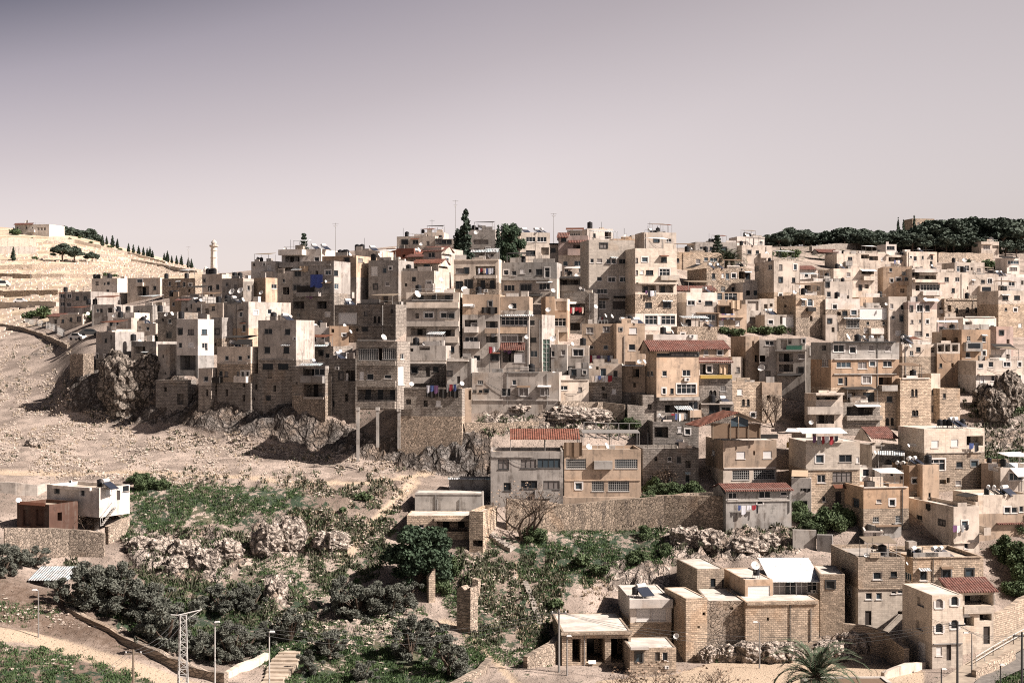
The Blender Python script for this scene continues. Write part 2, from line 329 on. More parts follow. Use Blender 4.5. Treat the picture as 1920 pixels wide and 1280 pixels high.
ROCK = [[(120,690),(300,680),(420,752),(520,752),(640,790),(700,820),(925,800),(925,905),(800,890),(640,850),(450,815),(300,792),(230,800),(120,768)],
 [(215,1000),(300,992),(420,990),(475,1050),(410,1095),(330,1085),(255,1068)],[(462,990),(500,970),(575,968),(580,1040),(505,1058)],[(585,998),(655,1000),(645,1045),(590,1040)],[(490,1085),(560,1075),(545,1140),(500,1135)],
 [(905,765),(1200,765),(1198,812),(905,812)],[(1235,1005),(1500,995),(1510,1045),(1380,1052),(1262,1056)],[(1835,735),(1990,735),(1990,850),(1840,840)],[(1335,1180),(1700,1180),(1640,1238),(1335,1242)],[(845,1040),(905,1035),(905,1110),(850,1110)],[(1120,1050),(1260,1055),(1250,1110),(1140,1110)],[(440,560),(470,560),(470,600),(440,600)],[(80,650),(110,645),(100,665),(60,665)]]
GRAV = [([(-100,640),(130,640),(140,760),(300,800),(450,820),(640,855),(780,880),(640,905),(300,905),(-100,880)],.8),([(480,1120),(760,1120),(860,1210),(520,1220)],.9),([(860,1050),(1010,1060),(1020,1180),(900,1170)],.7),([(600,900),(790,890),(720,1010),(600,1070)],.75),([(1240,990),(1500,990),(1500,1040),(1240,1040)],.5),([(-60,1100),(130,1120),(250,1180),(-60,1165)],.25)]
CEM = [[(-720,380),(372,400),(420,512),(300,540),(180,560),(100,610),(-720,640)]]
BROWN = [([(-100,1080),(60,1085),(140,1130),(240,1185),(330,1240),(200,1225),(100,1192),(-100,1168)],1.0),([(-60,1205),(120,1222),(330,1300),(-60,1310)],.9),([(130,1060),(330,1085),(560,1105),(620,1200),(430,1210),(200,1160)],.6),([(860,1030),(1060,1040),(1040,1230),(880,1200)],.5),([(560,900),(800,890),(740,1000),(640,1010),(570,940)],.45)]
PATH = [([(-80,1170),(0,1188),(60,1196),(120,1213),(200,1238),(300,1268),(380,1300)],13),([(-60,886),(120,889),(250,887),(400,893),(560,905),(700,906),(810,888)],3.5),([(830,1165),(868,1180),(895,1205),(930,1240),(975,1290)],6),([(968,1060),(985,1105),(1005,1140),(1015,1175)],5),([(775,905),(700,985),(640,1050)],9)]
YARD = [(1120,1275),(1270,1262),(1345,1238),(1450,1243),(1560,1240),(1640,1222),(1735,1262),(1720,1310),(1100,1320)]
def polydist(px, py, line):
    d = np.full(px.shape, 1e9)
    for (x0,y0),(x1,y1) in zip(line, line[1:]):
        t = np.clip(((px-x0)*(x1-x0)+(py-y0)*(y1-y0))/((x1-x0)**2+(y1-y0)**2), 0, 1)
        d = np.minimum(d, np.hypot(px-x0-t*(x1-x0), (py-y0-t*(y1-y0))))
    return d
def zones(PX, PY):
    q = np.stack([PX/14, PY/14, PX*0], 1)
    jx = PX+(fbm(q, 3)-.5)*46; jy = PY+(fbm(q, 9)-.5)*34
    z = {k: np.zeros(PX.shape) for k in ('grass','rock','grav','cem','brown','path','cliff')}
    for p, v in GRASS: z['grass'] = np.maximum(z['grass'], inpoly(jx, jy, p)*v)
    for p in ROCK: z['rock'] = np.maximum(z['rock'], inpoly(PX+(jx-PX)*.6, PY+(jy-PY)*.6, p)*1.0)
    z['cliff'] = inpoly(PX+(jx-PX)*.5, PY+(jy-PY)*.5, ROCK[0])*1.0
    for p, v in GRAV: z['grav'] = np.maximum(z['grav'], inpoly(jx, jy, p)*v)
    for p in CEM: z['cem'] = np.maximum(z['cem'], inpoly(jx, PY, p)*1.0)
    for p, v in BROWN: z['brown'] = np.maximum(z['brown'], inpoly(jx, jy, p)*v)
    for l, w in PATH: z['path'] = np.maximum(z['path'], np.clip((w*1.25-polydist(PX+(jx-PX)*.12, PY+(jy-PY)*.12, l))/(w*.4), 0, 1))
    z['path'] = np.maximum(z['path'], inpoly(PX, PY, YARD)*1.0)
    z['grass'] *= 1-z['path']; z['rock'] *= 1-z['path']
    return z
def build_terrain():
    nc, nr = len(PG), len(DG)
    D, X = np.meshgrid(DG, PG); PY = PYT
    P = np.stack([(X-960)/F*D, D, (640-PY)/F*D], -1)
    gx = np.gradient(P, axis=0); gd = np.gradient(P, axis=1)
    N = np.cross(gx, gd); N /= np.linalg.norm(N, axis=-1, keepdims=True)+1e-9; N[N[...,2] < 0] *= -1
    z = zones(X.ravel(), PY.ravel())
    p = P.reshape(-1,3); n = N.reshape(-1,3)
    def blur(a, n=2):
        a = a.reshape(nc, nr)
        for _ in range(n):
            a = (np.roll(a,1,0)+a+np.roll(a,-1,0))/3; a = (np.roll(a,1,1)+a+np.roll(a,-1,1))/3
        return a.ravel()
    rk = blur(z['rock']); far = np.clip((300-p[:,1])/100, 0, 1)
    amp = (.10+.5*z['grav']*far+.3*z['grass'])*(1-z['path'])*far
    d = (fbm(p*.9, 21, 4)-.5)*2*amp
    big = fbm(p*.22, 31, 3)-.5
    d += rk*far*((fbm(p*.6, 41, 6, True)-.55)*3.2+(fbm(p*.17,47,3)-.5)*2.6)
    d += (fbm(p*np.array([.10,.35,.2]), 61, 4, True)-.5)*1.3*z['grav']*(1-z['path'])*far
    d += (big*1.6)*(1-z['path'])*far*(1-rk)*.6
    p = p+n*d[:,None]
    # terraces of the graveyard hill
    v = p.reshape(nc, nr, 3)
    # near slope up to the camera
    nearD = np.array([-40, 0, 30, 60, 90, 115, 132])
    nx = np.linspace(-160, 160, nc)
    nv = np.zeros((nc, len(nearD), 3)); nv[...,0] = nx[:,None]*0+ (PG[:,None]-960)/F*np.maximum(nearD,60)[None]; nv[...,1] = nearD; nv[...,2] = -2-.24*nearD
    v = np.concatenate([nv, v], 1); R = v.shape[1]
    idx = np.arange(nc*R).reshape(nc, R)
    f = np.stack([idx[:-1,:-1], idx[1:,:-1], idx[1:,1:], idx[:-1,1:]], -1).reshape(-1,4)
    me = bpy.data.meshes.new('hillside'); vv = v.reshape(-1,3)
    me.vertices.add(len(vv)); me.vertices.foreach_set('co', vv.ravel())
    me.loops.add(f.size); me.loops.foreach_set('vertex_index', f.ravel().astype(np.int32))
    me.polygons.add(len(f)); me.polygons.foreach_set('loop_start', np.arange(0, f.size, 4, dtype=np.int32))
    me.update(); me.polygons.foreach_set('use_smooth', [True]*len(f))
    def attr(name, a, b, c):
        at_ = me.attributes.new(name, 'FLOAT_COLOR', 'POINT'); o = np.zeros((nc, R, 4)); o[...,3] = 1
        k = R-nr
        for i, q in enumerate((a,b,c)):
            if q is not None: o[:,k:,i] = q.reshape(nc, nr)
        at_.data.foreach_set('color', o.ravel())
    attr('cover', blur(z['grass'],6), rk, z['path']); attr('soil', blur(z['grav'],6), z['cem'], blur(z['brown'],8))
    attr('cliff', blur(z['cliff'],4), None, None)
    t = NT('hillside_ground'); o = t.obj()
    def rd(nm):
        a = t.n('ShaderNodeAttribute'); a.attribute_name = nm; s = t.n('ShaderNodeSeparateColor'); t.l(a.outputs['Color'], s.inputs[0]); return s.outputs
    c1 = rd('cover'); c2 = rd('soil')
    n1 = t.noise(o, .16, 6, .6); n2 = t.noise(o, 1.4, 6, .7); n3 = t.noise(o, 5.0, 5, .7)
    dirt = t.mix(t.ramp(n1,.35,.65), (.23,.185,.155), (.44,.36,.305)); dirt = t.mix(t.ramp(n2,.5,.7,0,.75), dirt, (.14,.12,.105))
    vo = t.n('ShaderNodeTexVoronoi'); vo.inputs['Scale'].default_value = 2.6; t.l(o, vo.inputs['Vector'])
    vb = t.n('ShaderNodeTexVoronoi'); vb.inputs['Scale'].default_value = 5.2; t.l(o, vb.inputs['Vector'])
    bw = t.n('ShaderNodeRGBToBW'); t.l(vo.outputs['Color'], bw.inputs[0]); bw2 = t.n('ShaderNodeRGBToBW'); t.l(vb.outputs['Color'], bw2.inputs[0])
    st = t.math('MULTIPLY', t.ramp(bw.outputs[0], .52, .60), t.ramp(vo.outputs['Distance'], .36, .22)); st2 = t.math('MULTIPLY', t.ramp(bw2.outputs[0], .5, .58), t.ramp(vb.outputs['Distance'], .2, .1))
    stones = t.math('MAXIMUM', st, st2); pat = t.ramp(t.noise(o,.11,4,.6), .40, .58)
    sm = t.math('MULTIPLY', stones, t.math('MULTIPLY', t.math('ADD', t.math('MULTIPLY', c2[0], .9), .12), t.math('ADD', t.math('MULTIPLY',pat,.75), .25)))
    col = t.mix(sm, dirt, (.62,.53,.46))
    col = t.mix(t.math('MULTIPLY', c2[2], t.ramp(n2,.3,.6,.55,.95)), col, (.13,.09,.066))
    gm = t.math('MULTIPLY', t.ramp(t.math('ADD', t.math('MULTIPLY', c1[0], .80), t.math('ADD', t.math('MULTIPLY', t.math('SUBTRACT', n2, .5), 2.4), t.math('MULTIPLY', t.math('SUBTRACT', t.noise(o,.45,5,.7), .5), 2.2))), .40, .60), 1.0)
    gr = t.mix(t.ramp(n3,.3,.7), (.014,.034,.022), (.045,.075,.042)); gr = t.mix(t.ramp(n1,.5,.64), gr, (.085,.085,.05))
    col = t.mix(t.math('MULTIPLY', gm, .93), col, gr)
    rc = t.mix(t.ramp(n2,.3,.62), t.mix(rd('cliff')[0], (.27,.225,.19), (.10,.095,.09)), t.mix(rd('cliff')[0], (.62,.53,.46), (.27,.245,.225))); rc = t.mix(t.ramp(t.noise(o,.45,6,.7), .52, .66, 0, .8), rc, (.14,.12,.105))  # cliff zone gets darker rock: the cliff's shade put into its colour
    rc = t.mix(t.math('MULTIPLY', t.ramp(n1,.46,.58), .55), rc, (.25,.175,.12))
    col = t.mix(t.ramp(t.math('ADD', c1[1], t.math('MULTIPLY', t.math('SUBTRACT', n2,.5), .9)), .42, .6), col, rc)
    ck = t.cracks(o, .42, (1,1,.55), .13); ck2 = t.cracks(o, 1.5, (1,1,.8), .16); ckk = t.math('MULTIPLY', ck, t.math('ADD', t.math('MULTIPLY', ck2, .6), .4))
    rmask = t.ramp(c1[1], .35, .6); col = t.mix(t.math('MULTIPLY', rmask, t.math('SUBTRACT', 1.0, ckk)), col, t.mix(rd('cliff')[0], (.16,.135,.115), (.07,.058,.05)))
    xx = t.n('ShaderNodeSeparateXYZ'); t.l(o, xx.inputs[0])
    wob = t.math('ADD', xx.outputs[2], t.math('MULTIPLY', t.noise(o,.02,3), 6.0)); band = t.math('FRACT', t.math('MULTIPLY', wob, .19))
    ce = t.mix(t.ramp(n1,.4,.6), (.46,.36,.25), (.60,.49,.36)); ce = t.mix(t.ramp(t.noise(o,.8,4,.8),.5,.62,0,.7), ce, (.70,.62,.53))
    ce = t.mix(t.ramp(band,.74,.78,0,.55), ce, (.30,.22,.15))
    col = t.mix(c2[1], col, ce)
    pc = t.mix(n2, (.42,.325,.235), (.54,.43,.325)); col = t.mix(c1[2], col, pc)
    hgt = t.math('ADD', t.math('ADD', t.math('MULTIPLY', n3, .6), t.math('MULTIPLY', stones, .7)), t.math('MULTIPLY', t.math('MULTIPLY', ckk, rmask), 1.6))
    t.bump(hgt, .9, .3); t.fin(col, .95); me.materials.append(t.m)
    tag(link('hillside', me), 'terraced stony valley side under the town', None, None, 'structure')
    return p.reshape(nc, nr, 3)
TERR = build_terrain()
def surf(px, py):
    """displaced terrain point at a bearing / base row"""
    D = Dof(px, py); i = min(max((px-PG[0])/7.0,0),len(PG)-1.001); j = int(np.searchsorted(DG, D))-1; j = min(max(j,0), len(DG)-2); g = (D-DG[j])/(DG[j+1]-DG[j]); i0 = int(i); f = i-i0
    v = TERR[i0,j]*(1-f)*(1-g)+TERR[i0+1,j]*f*(1-g)+TERR[i0,j+1]*(1-f)*g+TERR[i0+1,j+1]*f*g
    return Vector(v)
# ---------------------------------------------------------------- things that stand on houses
PROTO = {}
def bowl(mb, r, depth, n=14, t=.02):
    prof = [(0.001,0)]+[(r*k/4, depth*(k/4)**2) for k in range(1,5)]
    mb.lathe(prof+[(r*.98, depth+t)]+[(r*k/4*.97, depth*(k/4)**2+t) for k in (3,2,1)]+[(0.001,t)], n)
def proto_dish():
    r = empty('satellite_dish', (0,0,-500)); mb = MB(); bowl(mb, .5, .14)
    d = mb.build('reflector', MI['dish'], r); d.rotation_euler = (math.radians(62), 0, 0); d.location = (0,0,.0)
    m = MB(); m.tube([(0,.1,-.75),(0,.12,0)], .035); m.tube([(0,.05,-.05),(0,-.35,-.1),(0,-.55,.16)], .02, 5); m.box(-.05,.05,-.6,-.5,.12,.22)
    m.build('mount', MI['fgrey'], r); return r
def proto_tank():
    r = empty('water_tank', (0,0,-500)); b = MB()
    b.lathe([(.46,.55),(.5,.6),(.5,.85),(.515,.9),(.5,.95),(.5,1.2),(.515,1.25),(.5,1.3),(.5,1.55),(.44,1.63),(.2,1.7),(.19,1.76),(.02,1.77)], 14); b.build('barrel', MI['tank'], r, smooth=False)
    s = MB()
    for x in (-.4,.4):
        for y in (-.4,.4): s.box(x-.03,x+.03,y-.03,y+.03,0,.5)
    s.box(-.48,.48,-.48,.48,.5,.55); s.build('stand', MI['fgrey'], r); return r
def proto_heater():
    r = empty('solar_water_heater', (0,0,-500)); b = MB()
    b.hexa([(-.85,-.9,.25),(.85,-.9,.25),(.85,.35,1.05),(-.85,.35,1.05),(-.85,-.94,.32),(.85,-.94,.32),(.85,.31,1.12),(-.85,.31,1.12)]); b.build('collector_panel', MI['panel'], r)
    c = MB(); c.tube([(-.62,.55,1.3),(.62,.55,1.3)], .25, 12); c.build('boiler', MI['wtank'], r)
    s = MB()
    for x in (-.7,.7): s.tube([(x,-.85,0),(x,-.85,.3)], .03, 4); s.tube([(x,.5,0),(x,.5,1.15)], .03, 4); s.tube([(x,-.85,.05),(x,.5,1.0)], .025, 4)
    s.build('frame', MI['pale'], r); return r
def proto_antenna():
    r = empty('roof_antenna', (0,0,-500)); m = MB(); m.tube([(0,0,0),(0,0,4.0)], .035, 5); m.build('mast', MI['metal'], r)
    a = MB(); a.tube([(-.5,0,3.8),(.6,0,3.8)], .02, 4)
    for k in range(5): a.tube([(-.4+k*.22,-.35,3.8),(-.4+k*.22,.35,3.8)], .013, 4)
    a.build('aerial', MI['metal'], r); return r
def proto_ac():
    r = empty('air_conditioner', (0,0,-500)); b = MB(); b.box(-.42,.42,-.32,0,-.28,.28); b.build('casing', MI['ac'], r)
    f = MB(); f.tube([(.12,-.335,0),(.12,-.32,0)], .2, 12); f.build('fan_grille', MI['fdark'], r)
    k = MB(); k.box(-.3,-.26,-.3,0,-.34,-.28); k.box(.26,.3,-.3,0,-.34,-.28); k.box(-.26,.26,-.05,0,-.34,-.28); k.build('bracket', MI['fgrey'], r); return r
PMAKE = dict(s=(proto_dish,'white satellite dish','satellite dish','satellite dishes on the houses'), t=(proto_tank,'black water tank','water tank','black roof water tanks'), H=(proto_heater,'solar water heater','solar heater','solar water heaters on the roofs'), n=(proto_antenna,'thin aerial','antenna','aerials on the roofs'), c=(proto_ac,'white air conditioner','air conditioner','air conditioners on the walls'))
def place(kind, loc, rz, scale, label):
    mk, base, cat, grp = PMAKE[kind]
    if kind not in PROTO:
        o = PROTO[kind] = mk()
    else: o = copy_tree(PROTO[kind])
    o.location = loc; o.rotation_euler = (0,0,rz); o.scale = (scale,)*3
    return tag(o, label, cat, grp)
ORD = ['leftmost','second','third','fourth','fifth','sixth','seventh','eighth']
def names(kind, n, phrase, prep='on'):
    base = PMAKE[kind][1]
    if n == 1: return [f'{base} {prep} the {phrase}']
    if n == 2: return [f'left {base} {prep} the {phrase}', f'right {base} {prep} the {phrase}']
    return [f'leftmost {base} {prep} the {phrase}']+[f'{ORD[i]} {base} from left {prep} the {phrase}' for i in range(1,n-1)]+[f'rightmost {base} {prep} the {phrase}']
# ---------------------------------------------------------------- window meshes (shared per size)
WC = {}
def wmesh(typ, w, h, fm, sur=False):
    key = (typ, round(w*12), round(h*12), fm, sur)
    if key in WC: return WC[key]
    w = key[1]/12; h = key[2]/12; f = MB(); a = w/2; b = h/2; t = min(.07, w*.1)
    f.box(-a,-a+t,.06,.14,-b,b); f.box(a-t,a,.06,.14,-b,b); f.box(-a+t,a-t,.06,.14,b-t,b); f.box(-a+t,a-t,.06,.14,-b,-b+t)
    if typ == 'q':
        n = max(2, round(w/.28)); m = max(2, round(h/.3))
        for i in range(1,n): x = -a+w*i/n; f.box(x-.02,x+.02,.04,.08,-b+t,b-t)
        for i in range(1,m): z = -b+h*i/m; f.box(-a+t,a-t,.045,.075,z-.02,z+.02)
    elif typ not in ('g','h'):
        n = max(1, round(w/.75))
        for i in range(1,n): x = -a+w*i/n; f.box(x-.03,x+.03,.065,.135,-b+t,b-t)
        if h > 1.7*.75 and typ != 'D': f.box(-a+t,a-t,.07,.13,b*.3-.025,b*.3+.025)
    if typ != 'D': f.box(-a-.08,a+.08,-.07,.05,-b-.09,-b-.005)
    if typ == 'A':        # pale stone surround, arched head
        f.box(-a-.2,-a-.01,-.03,.02,-b,b*.55); f.box(a+.01,a+.2,-.03,.02,-b,b*.55)
    if sur and typ in 'wg':
        f.box(-a-.17,-a-.005,-.035,.02,-b-.0,b+.0); f.box(a+.005,a+.17,-.035,.02,-b,b); f.box(-a-.17,a+.17,-.04,.02,b+.005,b+.2)
    p = MB()
    if typ == 'g':
        for k in range(max(2,int(h/.16))):
            z0 = -b+t+(h-2*t)*k/max(2,int(h/.16)); p.box(-a+t,a-t,.07,.10,z0+.012,z0+(h-2*t)/max(2,int(h/.16)))
    else: p.quad((-a+t,.11,-b+t),(a-t,.11,-b+t),(a-t,.11,b-t),(-a+t,.11,b-t))
    WC[key] = (f.mesh('window_frame', MI[fm]), p)
    return WC[key]
PC = {}
def pmesh(key, p, mat):
    k = (key, mat)
    if k not in PC: PC[k] = p.mesh('pane', MI[mat])
    return PC[k]
HOUSES = []
KN = dict(h='house', a='apartment_house', s='stone_house', v='villa', g='garage', d='shed', t='tower_house', u='unfinished_house', x='annexe_house')
STAT = []
def house(line):
    P = [q.strip() for q in line.split('|')]
    phrase, kind = P[0], P[1]
    x0, x1, yt, yb = [float(q) for q in P[2].split(',')]
    rd = P[3].split(','); fl_ = {q for q in rd if q.isalpha()}; rd = [q for q in rd if not q.isalpha()]; r = float(rd[0]); d = float(rd[1]); Dx = float(rd[2]) if len(rd) > 2 else None; flo = 'float' in fl_
    if r < 0 and x0 < 760: r -= 6
    if r > 9 and x0 > 1100: d *= .78
    mats = P[4]; toks = P[5].split() if len(P) > 5 else []
    ph = .06 if fl_ & {'flat','dark'} else .45
    rng = random.Random(phrase)
    pm = (x0+x1)/2; D = Dx or Dof(pm, yb); th = math.radians(r); ct, stn = math.cos(th), math.sin(th)
    Cx, Cy = (pm-960)/F*D, D
    def sx_(p, off=0.0):          # pixel -> coordinate along the front (off: metres behind the front)
        k = (p-960)/F; cx = Cx-off*stn; cy = Cy+off*ct
        s = (k*cy-cx)/(ct-k*stn); return s, cy+s*stn
    sA, YA = sx_(x0); sB, YB = sx_(x1); w = sB-sA
    A = Vector((Cx+sA*ct, Cy+sA*stn, 0))
    def W(x, y): return A.x+x*ct-y*stn, A.y+x*stn+y*ct
    zt = (640-yt)/F*Cy
    dd = d
    while dd > 2.6 and max(ground(*W(w/2, dd)), ground(*W(w*.1, dd)), ground(*W(w*.9, dd))) > zt-.5: dd -= .4
    d = dd
    zs = [ground(*W(a, b)) for a in (0,w/2,w) for b in (0,d)]
    zb = min(min(zs), (640-yb)/F*Cy)-1.2
    if flo: zb = (640-yb)/F*Cy
    root = empty(KN[kind], (A.x, A.y, zb), th, phrase, 'house' if kind not in 'gd' else KN[kind], 'houses of the hillside town' if kind not in 'gd' else None)
    H = zt-zb
    def zf(y, Y): return (640-y)/F*Y-zb
    # walls by material from top to bottom
    segs = []; parts = re.split(r'@', mats); cur = parts[0][0]; top = H
    for q in parts[1:]:
        m = re.match(r'(\d+)(\w)', q); z = zf(float(m.group(1)), Cy); segs.append((cur, z, top)); cur = m.group(2); top = z
    segs.append((cur, 0, top))
    holes = {'f': [], 'l': [], 'r': []}; ops = []; items = []
    typ = None; sw = sh = 0; suf = ''
    for q in toks:
        m = re.match(r'^([A-Za-z])([\d.]+)?(?:x([\d.]+))?(?:x([\d.]+))?([a-z]\w*)?$', q)
        if m and ',' not in q:
            typ = m.group(1); sw = float(m.group(2) or 0); sh = float(m.group(3) or 0); s3 = float(m.group(4) or 0); suf = m.group(5) or ''; continue
        m = re.match(r'^T([a-z]*)(\d.*,.*)$', q)
        if m: ops.append(('T', [float(v) for v in m.group(2).split(',')], m.group(1))); continue
        nums = [float(v) for v in q.split(',')]
        if typ in 'tHn' and len(nums) == 1: items.append((typ, nums, sw)); continue
        if typ in 'tHn': items.append((typ, nums, sw)); continue
        if typ in 'sc': items.append((typ, nums, sw)); continue
        if typ == 'T': ops.append(('T', nums, suf)); continue
        cx, cy = nums
        if x0-1 <= cx <= x1+1: face = 'f'
        else: face = 'r' if cx > x1 else 'l'
        if face == 'f': s, Y = sx_(cx); a = s-sA; px_m = Y/F
        else:
            k = (cx-960)/F; q0 = A if face == 'l' else Vector((A.x+w*ct, A.y+w*stn, 0))
            a = (q0.x-k*q0.y)/(stn+k*ct); Y = q0.y+a*ct; px_m = Y/F/max(.25, abs(math.sin(th+math.atan(k))))
            L = d
            if not (0.2 < a < d-.2): a = min(max(a, .8), max(.8, d-.8))
        ww = sw*px_m; hh = sh*Y/F; k_ = 1.13 if typ in 'wga' else 1.0; ww *= k_; hh *= k_; z = zf(cy, Y); L = w if face == 'f' else d
        if face != 'f': ww = min(ww, d*.45)
        ops.append((typ, face, a, z, ww, hh, s3, suf))
        if typ in 'whgaAqoODe':
            a0, a1 = max(a-ww/2, .06), min(a+ww/2, L-.06); z0, z1 = max(z-hh/2, .1), min(z+hh/2, H-.12)
            if a1-a0 < .12 or z1-z0 < .12: ops.pop(); continue
            ops[-1] = (typ, face, (a0+a1)/2, (z0+z1)/2, a1-a0, z1-z0, s3, suf)
            dep = {'o': s3 or 1.6, 'O': s3 or 1.6, 'h': .8, 'e': .3}.get(typ, .16)
            holes[face].append((a0, a1, z0, z1, min(dep, (d if face == 'f' else w)*.6)))
    if any(o_[0] == 'T' for o_ in ops): fl_ = fl_|{'tiled'}
    # further small openings where a storey has blank wall
    if not (fl_-{'tiled'}) and w > 3.5 and kind != 'd':
        vis = H-(min(yb, yt+200)-yt)/F*Cy; nz = int((H-vis)/2.7)
        for fi in range(nz):
            for ci in range(int(w/2.3)):
                zc = H-1.5-fi*2.7; xc = (ci+.5)*w/int(w/2.3)+rng.uniform(-.3,.3); aw, ah = rng.uniform(.55,.95), rng.uniform(.6,1.05)
                if rng.random() > .55 or zc-ah < vis or zc < 1: continue
                if any(h[0]-.35 < xc+aw/2 and h[1]+.35 > xc-aw/2 and h[2]-.35 < zc+ah/2 and h[3]+.35 > zc-ah/2 for h in holes['f']): continue
                if any(o_[0] in 'brvxklp' and o_[0] != 'T' and o_[1] == 'f' and abs(o_[2]-xc) < (o_[4]+aw)/2+.1 and abs(o_[3]-zc) < (o_[5]+ah)/2+.1 for o_ in ops if o_[0] != 'T'): continue
                holes['f'].append((xc-aw/2, xc+aw/2, zc-ah/2, zc+ah/2, .18)); ops.append((rng.choice('wwwgq'), 'f', xc, zc, aw, ah, 0, ''))
    # wall meshes with real openings
    tw = .22
    for si, (mc, z0, z1) in enumerate(segs):
        mb = MB(); last = si == 0
        for face, L, fn in (('f', w, lambda a, o, z: (a, o, z)), ('r', d, lambda a, o, z: (w-o, a, z)), ('l', d, lambda a, o, z: (o, a, z)), ('b', w, lambda a, o, z: (a, d-o, z))):
            hs = [(max(0,h[0]), min(L,h[1]), max(z0,h[2]), min(z1,h[3]), h[4], h[2], h[3]) for h in holes.get(face, []) if h[3] > z0+.01 and h[2] < z1-.01]
            xs = sorted({0, L, *[h[0] for h in hs], *[h[1] for h in hs]}); zz = sorted({z0, z1, *[h[2] for h in hs], *[h[3] for h in hs]})
            fl = face in ('l','b')
            def Q(p): mb.quad(*(reversed(p) if fl else p))
            for i in range(len(xs)-1):
                for j in range(len(zz)-1):
                    mx, mz = (xs[i]+xs[i+1])/2, (zz[j]+zz[j+1])/2
                    if any(h[0] < mx < h[1] and h[2] < mz < h[3] for h in hs): continue
                    Q([fn(xs[i],0,zz[j]), fn(xs[i+1],0,zz[j]), fn(xs[i+1],0,zz[j+1]), fn(xs[i],0,zz[j+1])])
            for a0,a1,c0,c1,dp,oz0,oz1 in hs:
                Q([fn(a0,0,c0),fn(a0,0,c1),fn(a0,dp,c1),fn(a0,dp,c0)]); Q([fn(a1,0,c0),fn(a1,dp,c0),fn(a1,dp,c1),fn(a1,0,c1)])
                if oz0 >= z0: Q([fn(a0,0,c0),fn(a0,dp,c0),fn(a1,dp,c0),fn(a1,0,c0)])
                if oz1 <= z1: Q([fn(a0,0,c1),fn(a1,0,c1),fn(a1,dp,c1),fn(a0,dp,c1)])
                Q([fn(a0,dp,c0),fn(a1,dp,c0),fn(a1,dp,c1),fn(a0,dp,c1)])
        if flo and si == len(segs)-1: mb.quad((0,0,0),(0,d,0),(w,d,0),(w,0,0))
        if last:
            i = tw
            o_ = [(0,0),(w,0),(w,d),(0,d)]; n_ = [(i,i),(w-i,i),(w-i,d-i),(i,d-i)]
            for k in range(4):
                e = (k+1)%4
                mb.quad((*o_[k],H),(*o_[e],H),(*n_[e],H),(*n_[k],H)); mb.quad((*n_[k],H),(*n_[e],H),(*n_[e],H-ph),(*n_[k],H-ph))
        mb.build('wall' if si == 0 else 'lower_wall', M[mc], root)
    rm = MB(); e = .2; rm.quad((e,e,H-ph),(w-e,e,H-ph),(w-e,d-e,H-ph),(e,d-e,H-ph)); rm.build('roof', MI['brown' if 'dark' in fl_ else 'roof' if 'flat' in fl_ else rng.choice(['roof','roof2','roof3'])], root)
    # openings and trim
    lc = {}
    for op in ops:
        t = op[0]
        if t == 'T':
            q0,q1,ya,yb2 = op[1]; s0,_ = sx_(q0); s1,_ = sx_(q1); a, b = s0-sA, s1-sA; ze = zf(yb2, Cy); zr = zf(ya, Cy+2.5); k = .5; dp = min(max(2.8, (zr-ze)*1.6), 7)
            mb = MB(); mb.hexa([(a,-k,ze),(b,-k,ze),(b,dp,zr),(a,dp,zr),(a,-k,ze+.14),(b,-k,ze+.14),(b,dp,zr+.14),(a,dp,zr+.14)])
            if op[2] != 'shed': mb.hexa([(a,dp+.01,zr),(b,dp+.01,zr),(b,2*dp,ze),(a,2*dp,ze),(a,dp+.01,zr+.14),(b,dp+.01,zr+.14),(b,2*dp,ze+.14),(a,2*dp,ze+.14)])
            mb.build('tiled_roof', MI['tile2' if op[2] == 'orange' else 'tile'], root)
            g = MB(); ee = .12
            for xg in (a+ee, b-ee):
                g.hexa([(xg-.08,0,ze-.4),(xg+.08,0,ze-.4),(xg+.08,dp*2-k,ze-.4),(xg-.08,dp*2-k,ze-.4),(xg-.08,dp*.9,zr-.1),(xg+.08,dp*.9,zr-.1),(xg+.08,dp*1.1,zr-.1),(xg-.08,dp*1.1,zr-.1)])
            g.build('gable', M[mats[0]], root); continue
        t, face, a, z, ww, hh, s3, suf = op
        if face == 'f': loc, rz = Vector((a,0,z)), 0
        elif face == 'r': loc, rz = Vector((w,a,z)), math.pi/2
        else: loc, rz = Vector((0,a,z)), -math.pi/2
        if t in 'wgaAqD':
            fm = {'w': rng.choice(['fwhite','fgrey','fwhite','fdark']), 'g': 'fwhite', 'a': 'fdark', 'A': 'fwhite', 'q': 'pale', 'D': 'fdark'}[t]
            if suf == 'w': fm = 'fwhite'
            if suf == 'd': fm = 'fdark'
            fme, pmb = wmesh(t, ww, hh, fm, rng.random() < .3)
            o = link('window' if t != 'D' else 'door', fme, root, loc, rz)
            pm_ = {'g': 'shutter', 'D': 'door', 'a': 'hole'}.get(t) or rng.choice(['glass','glass','glass','glassb','curtain','glass'])
            link('pane' if t not in 'gD' else ('shutter' if t == 'g' else 'door_leaf'), pmesh((t,round(ww*12),round(hh*12)), pmb, pm_), o)
            if t in 'aA':      # arch head: two rounded corner pieces of wall
                mb = MB(); a2 = ww/2; rr = a2; n = 6
                for sg in (-1,1):
                    pts = [(sg*a2*math.cos(q*math.pi/2/n), hh/2-rr+rr*math.sin(q*math.pi/2/n)) for q in range(n+1)]
                    for i in range(n):
                        mb.hexa([(pts[i][0],0.002,pts[i][1]),(pts[i+1][0],.002,pts[i+1][1]),(pts[i+1][0],.1,pts[i+1][1]),(pts[i][0],.1,pts[i][1]),(pts[i][0],.002,hh/2),(pts[i+1][0],.002,hh/2),(pts[i+1][0],.1,hh/2),(pts[i][0],.1,hh/2)])
                mb.build('arch_head', M[mats[0]], root, loc, rz)
        elif t in 'oO':
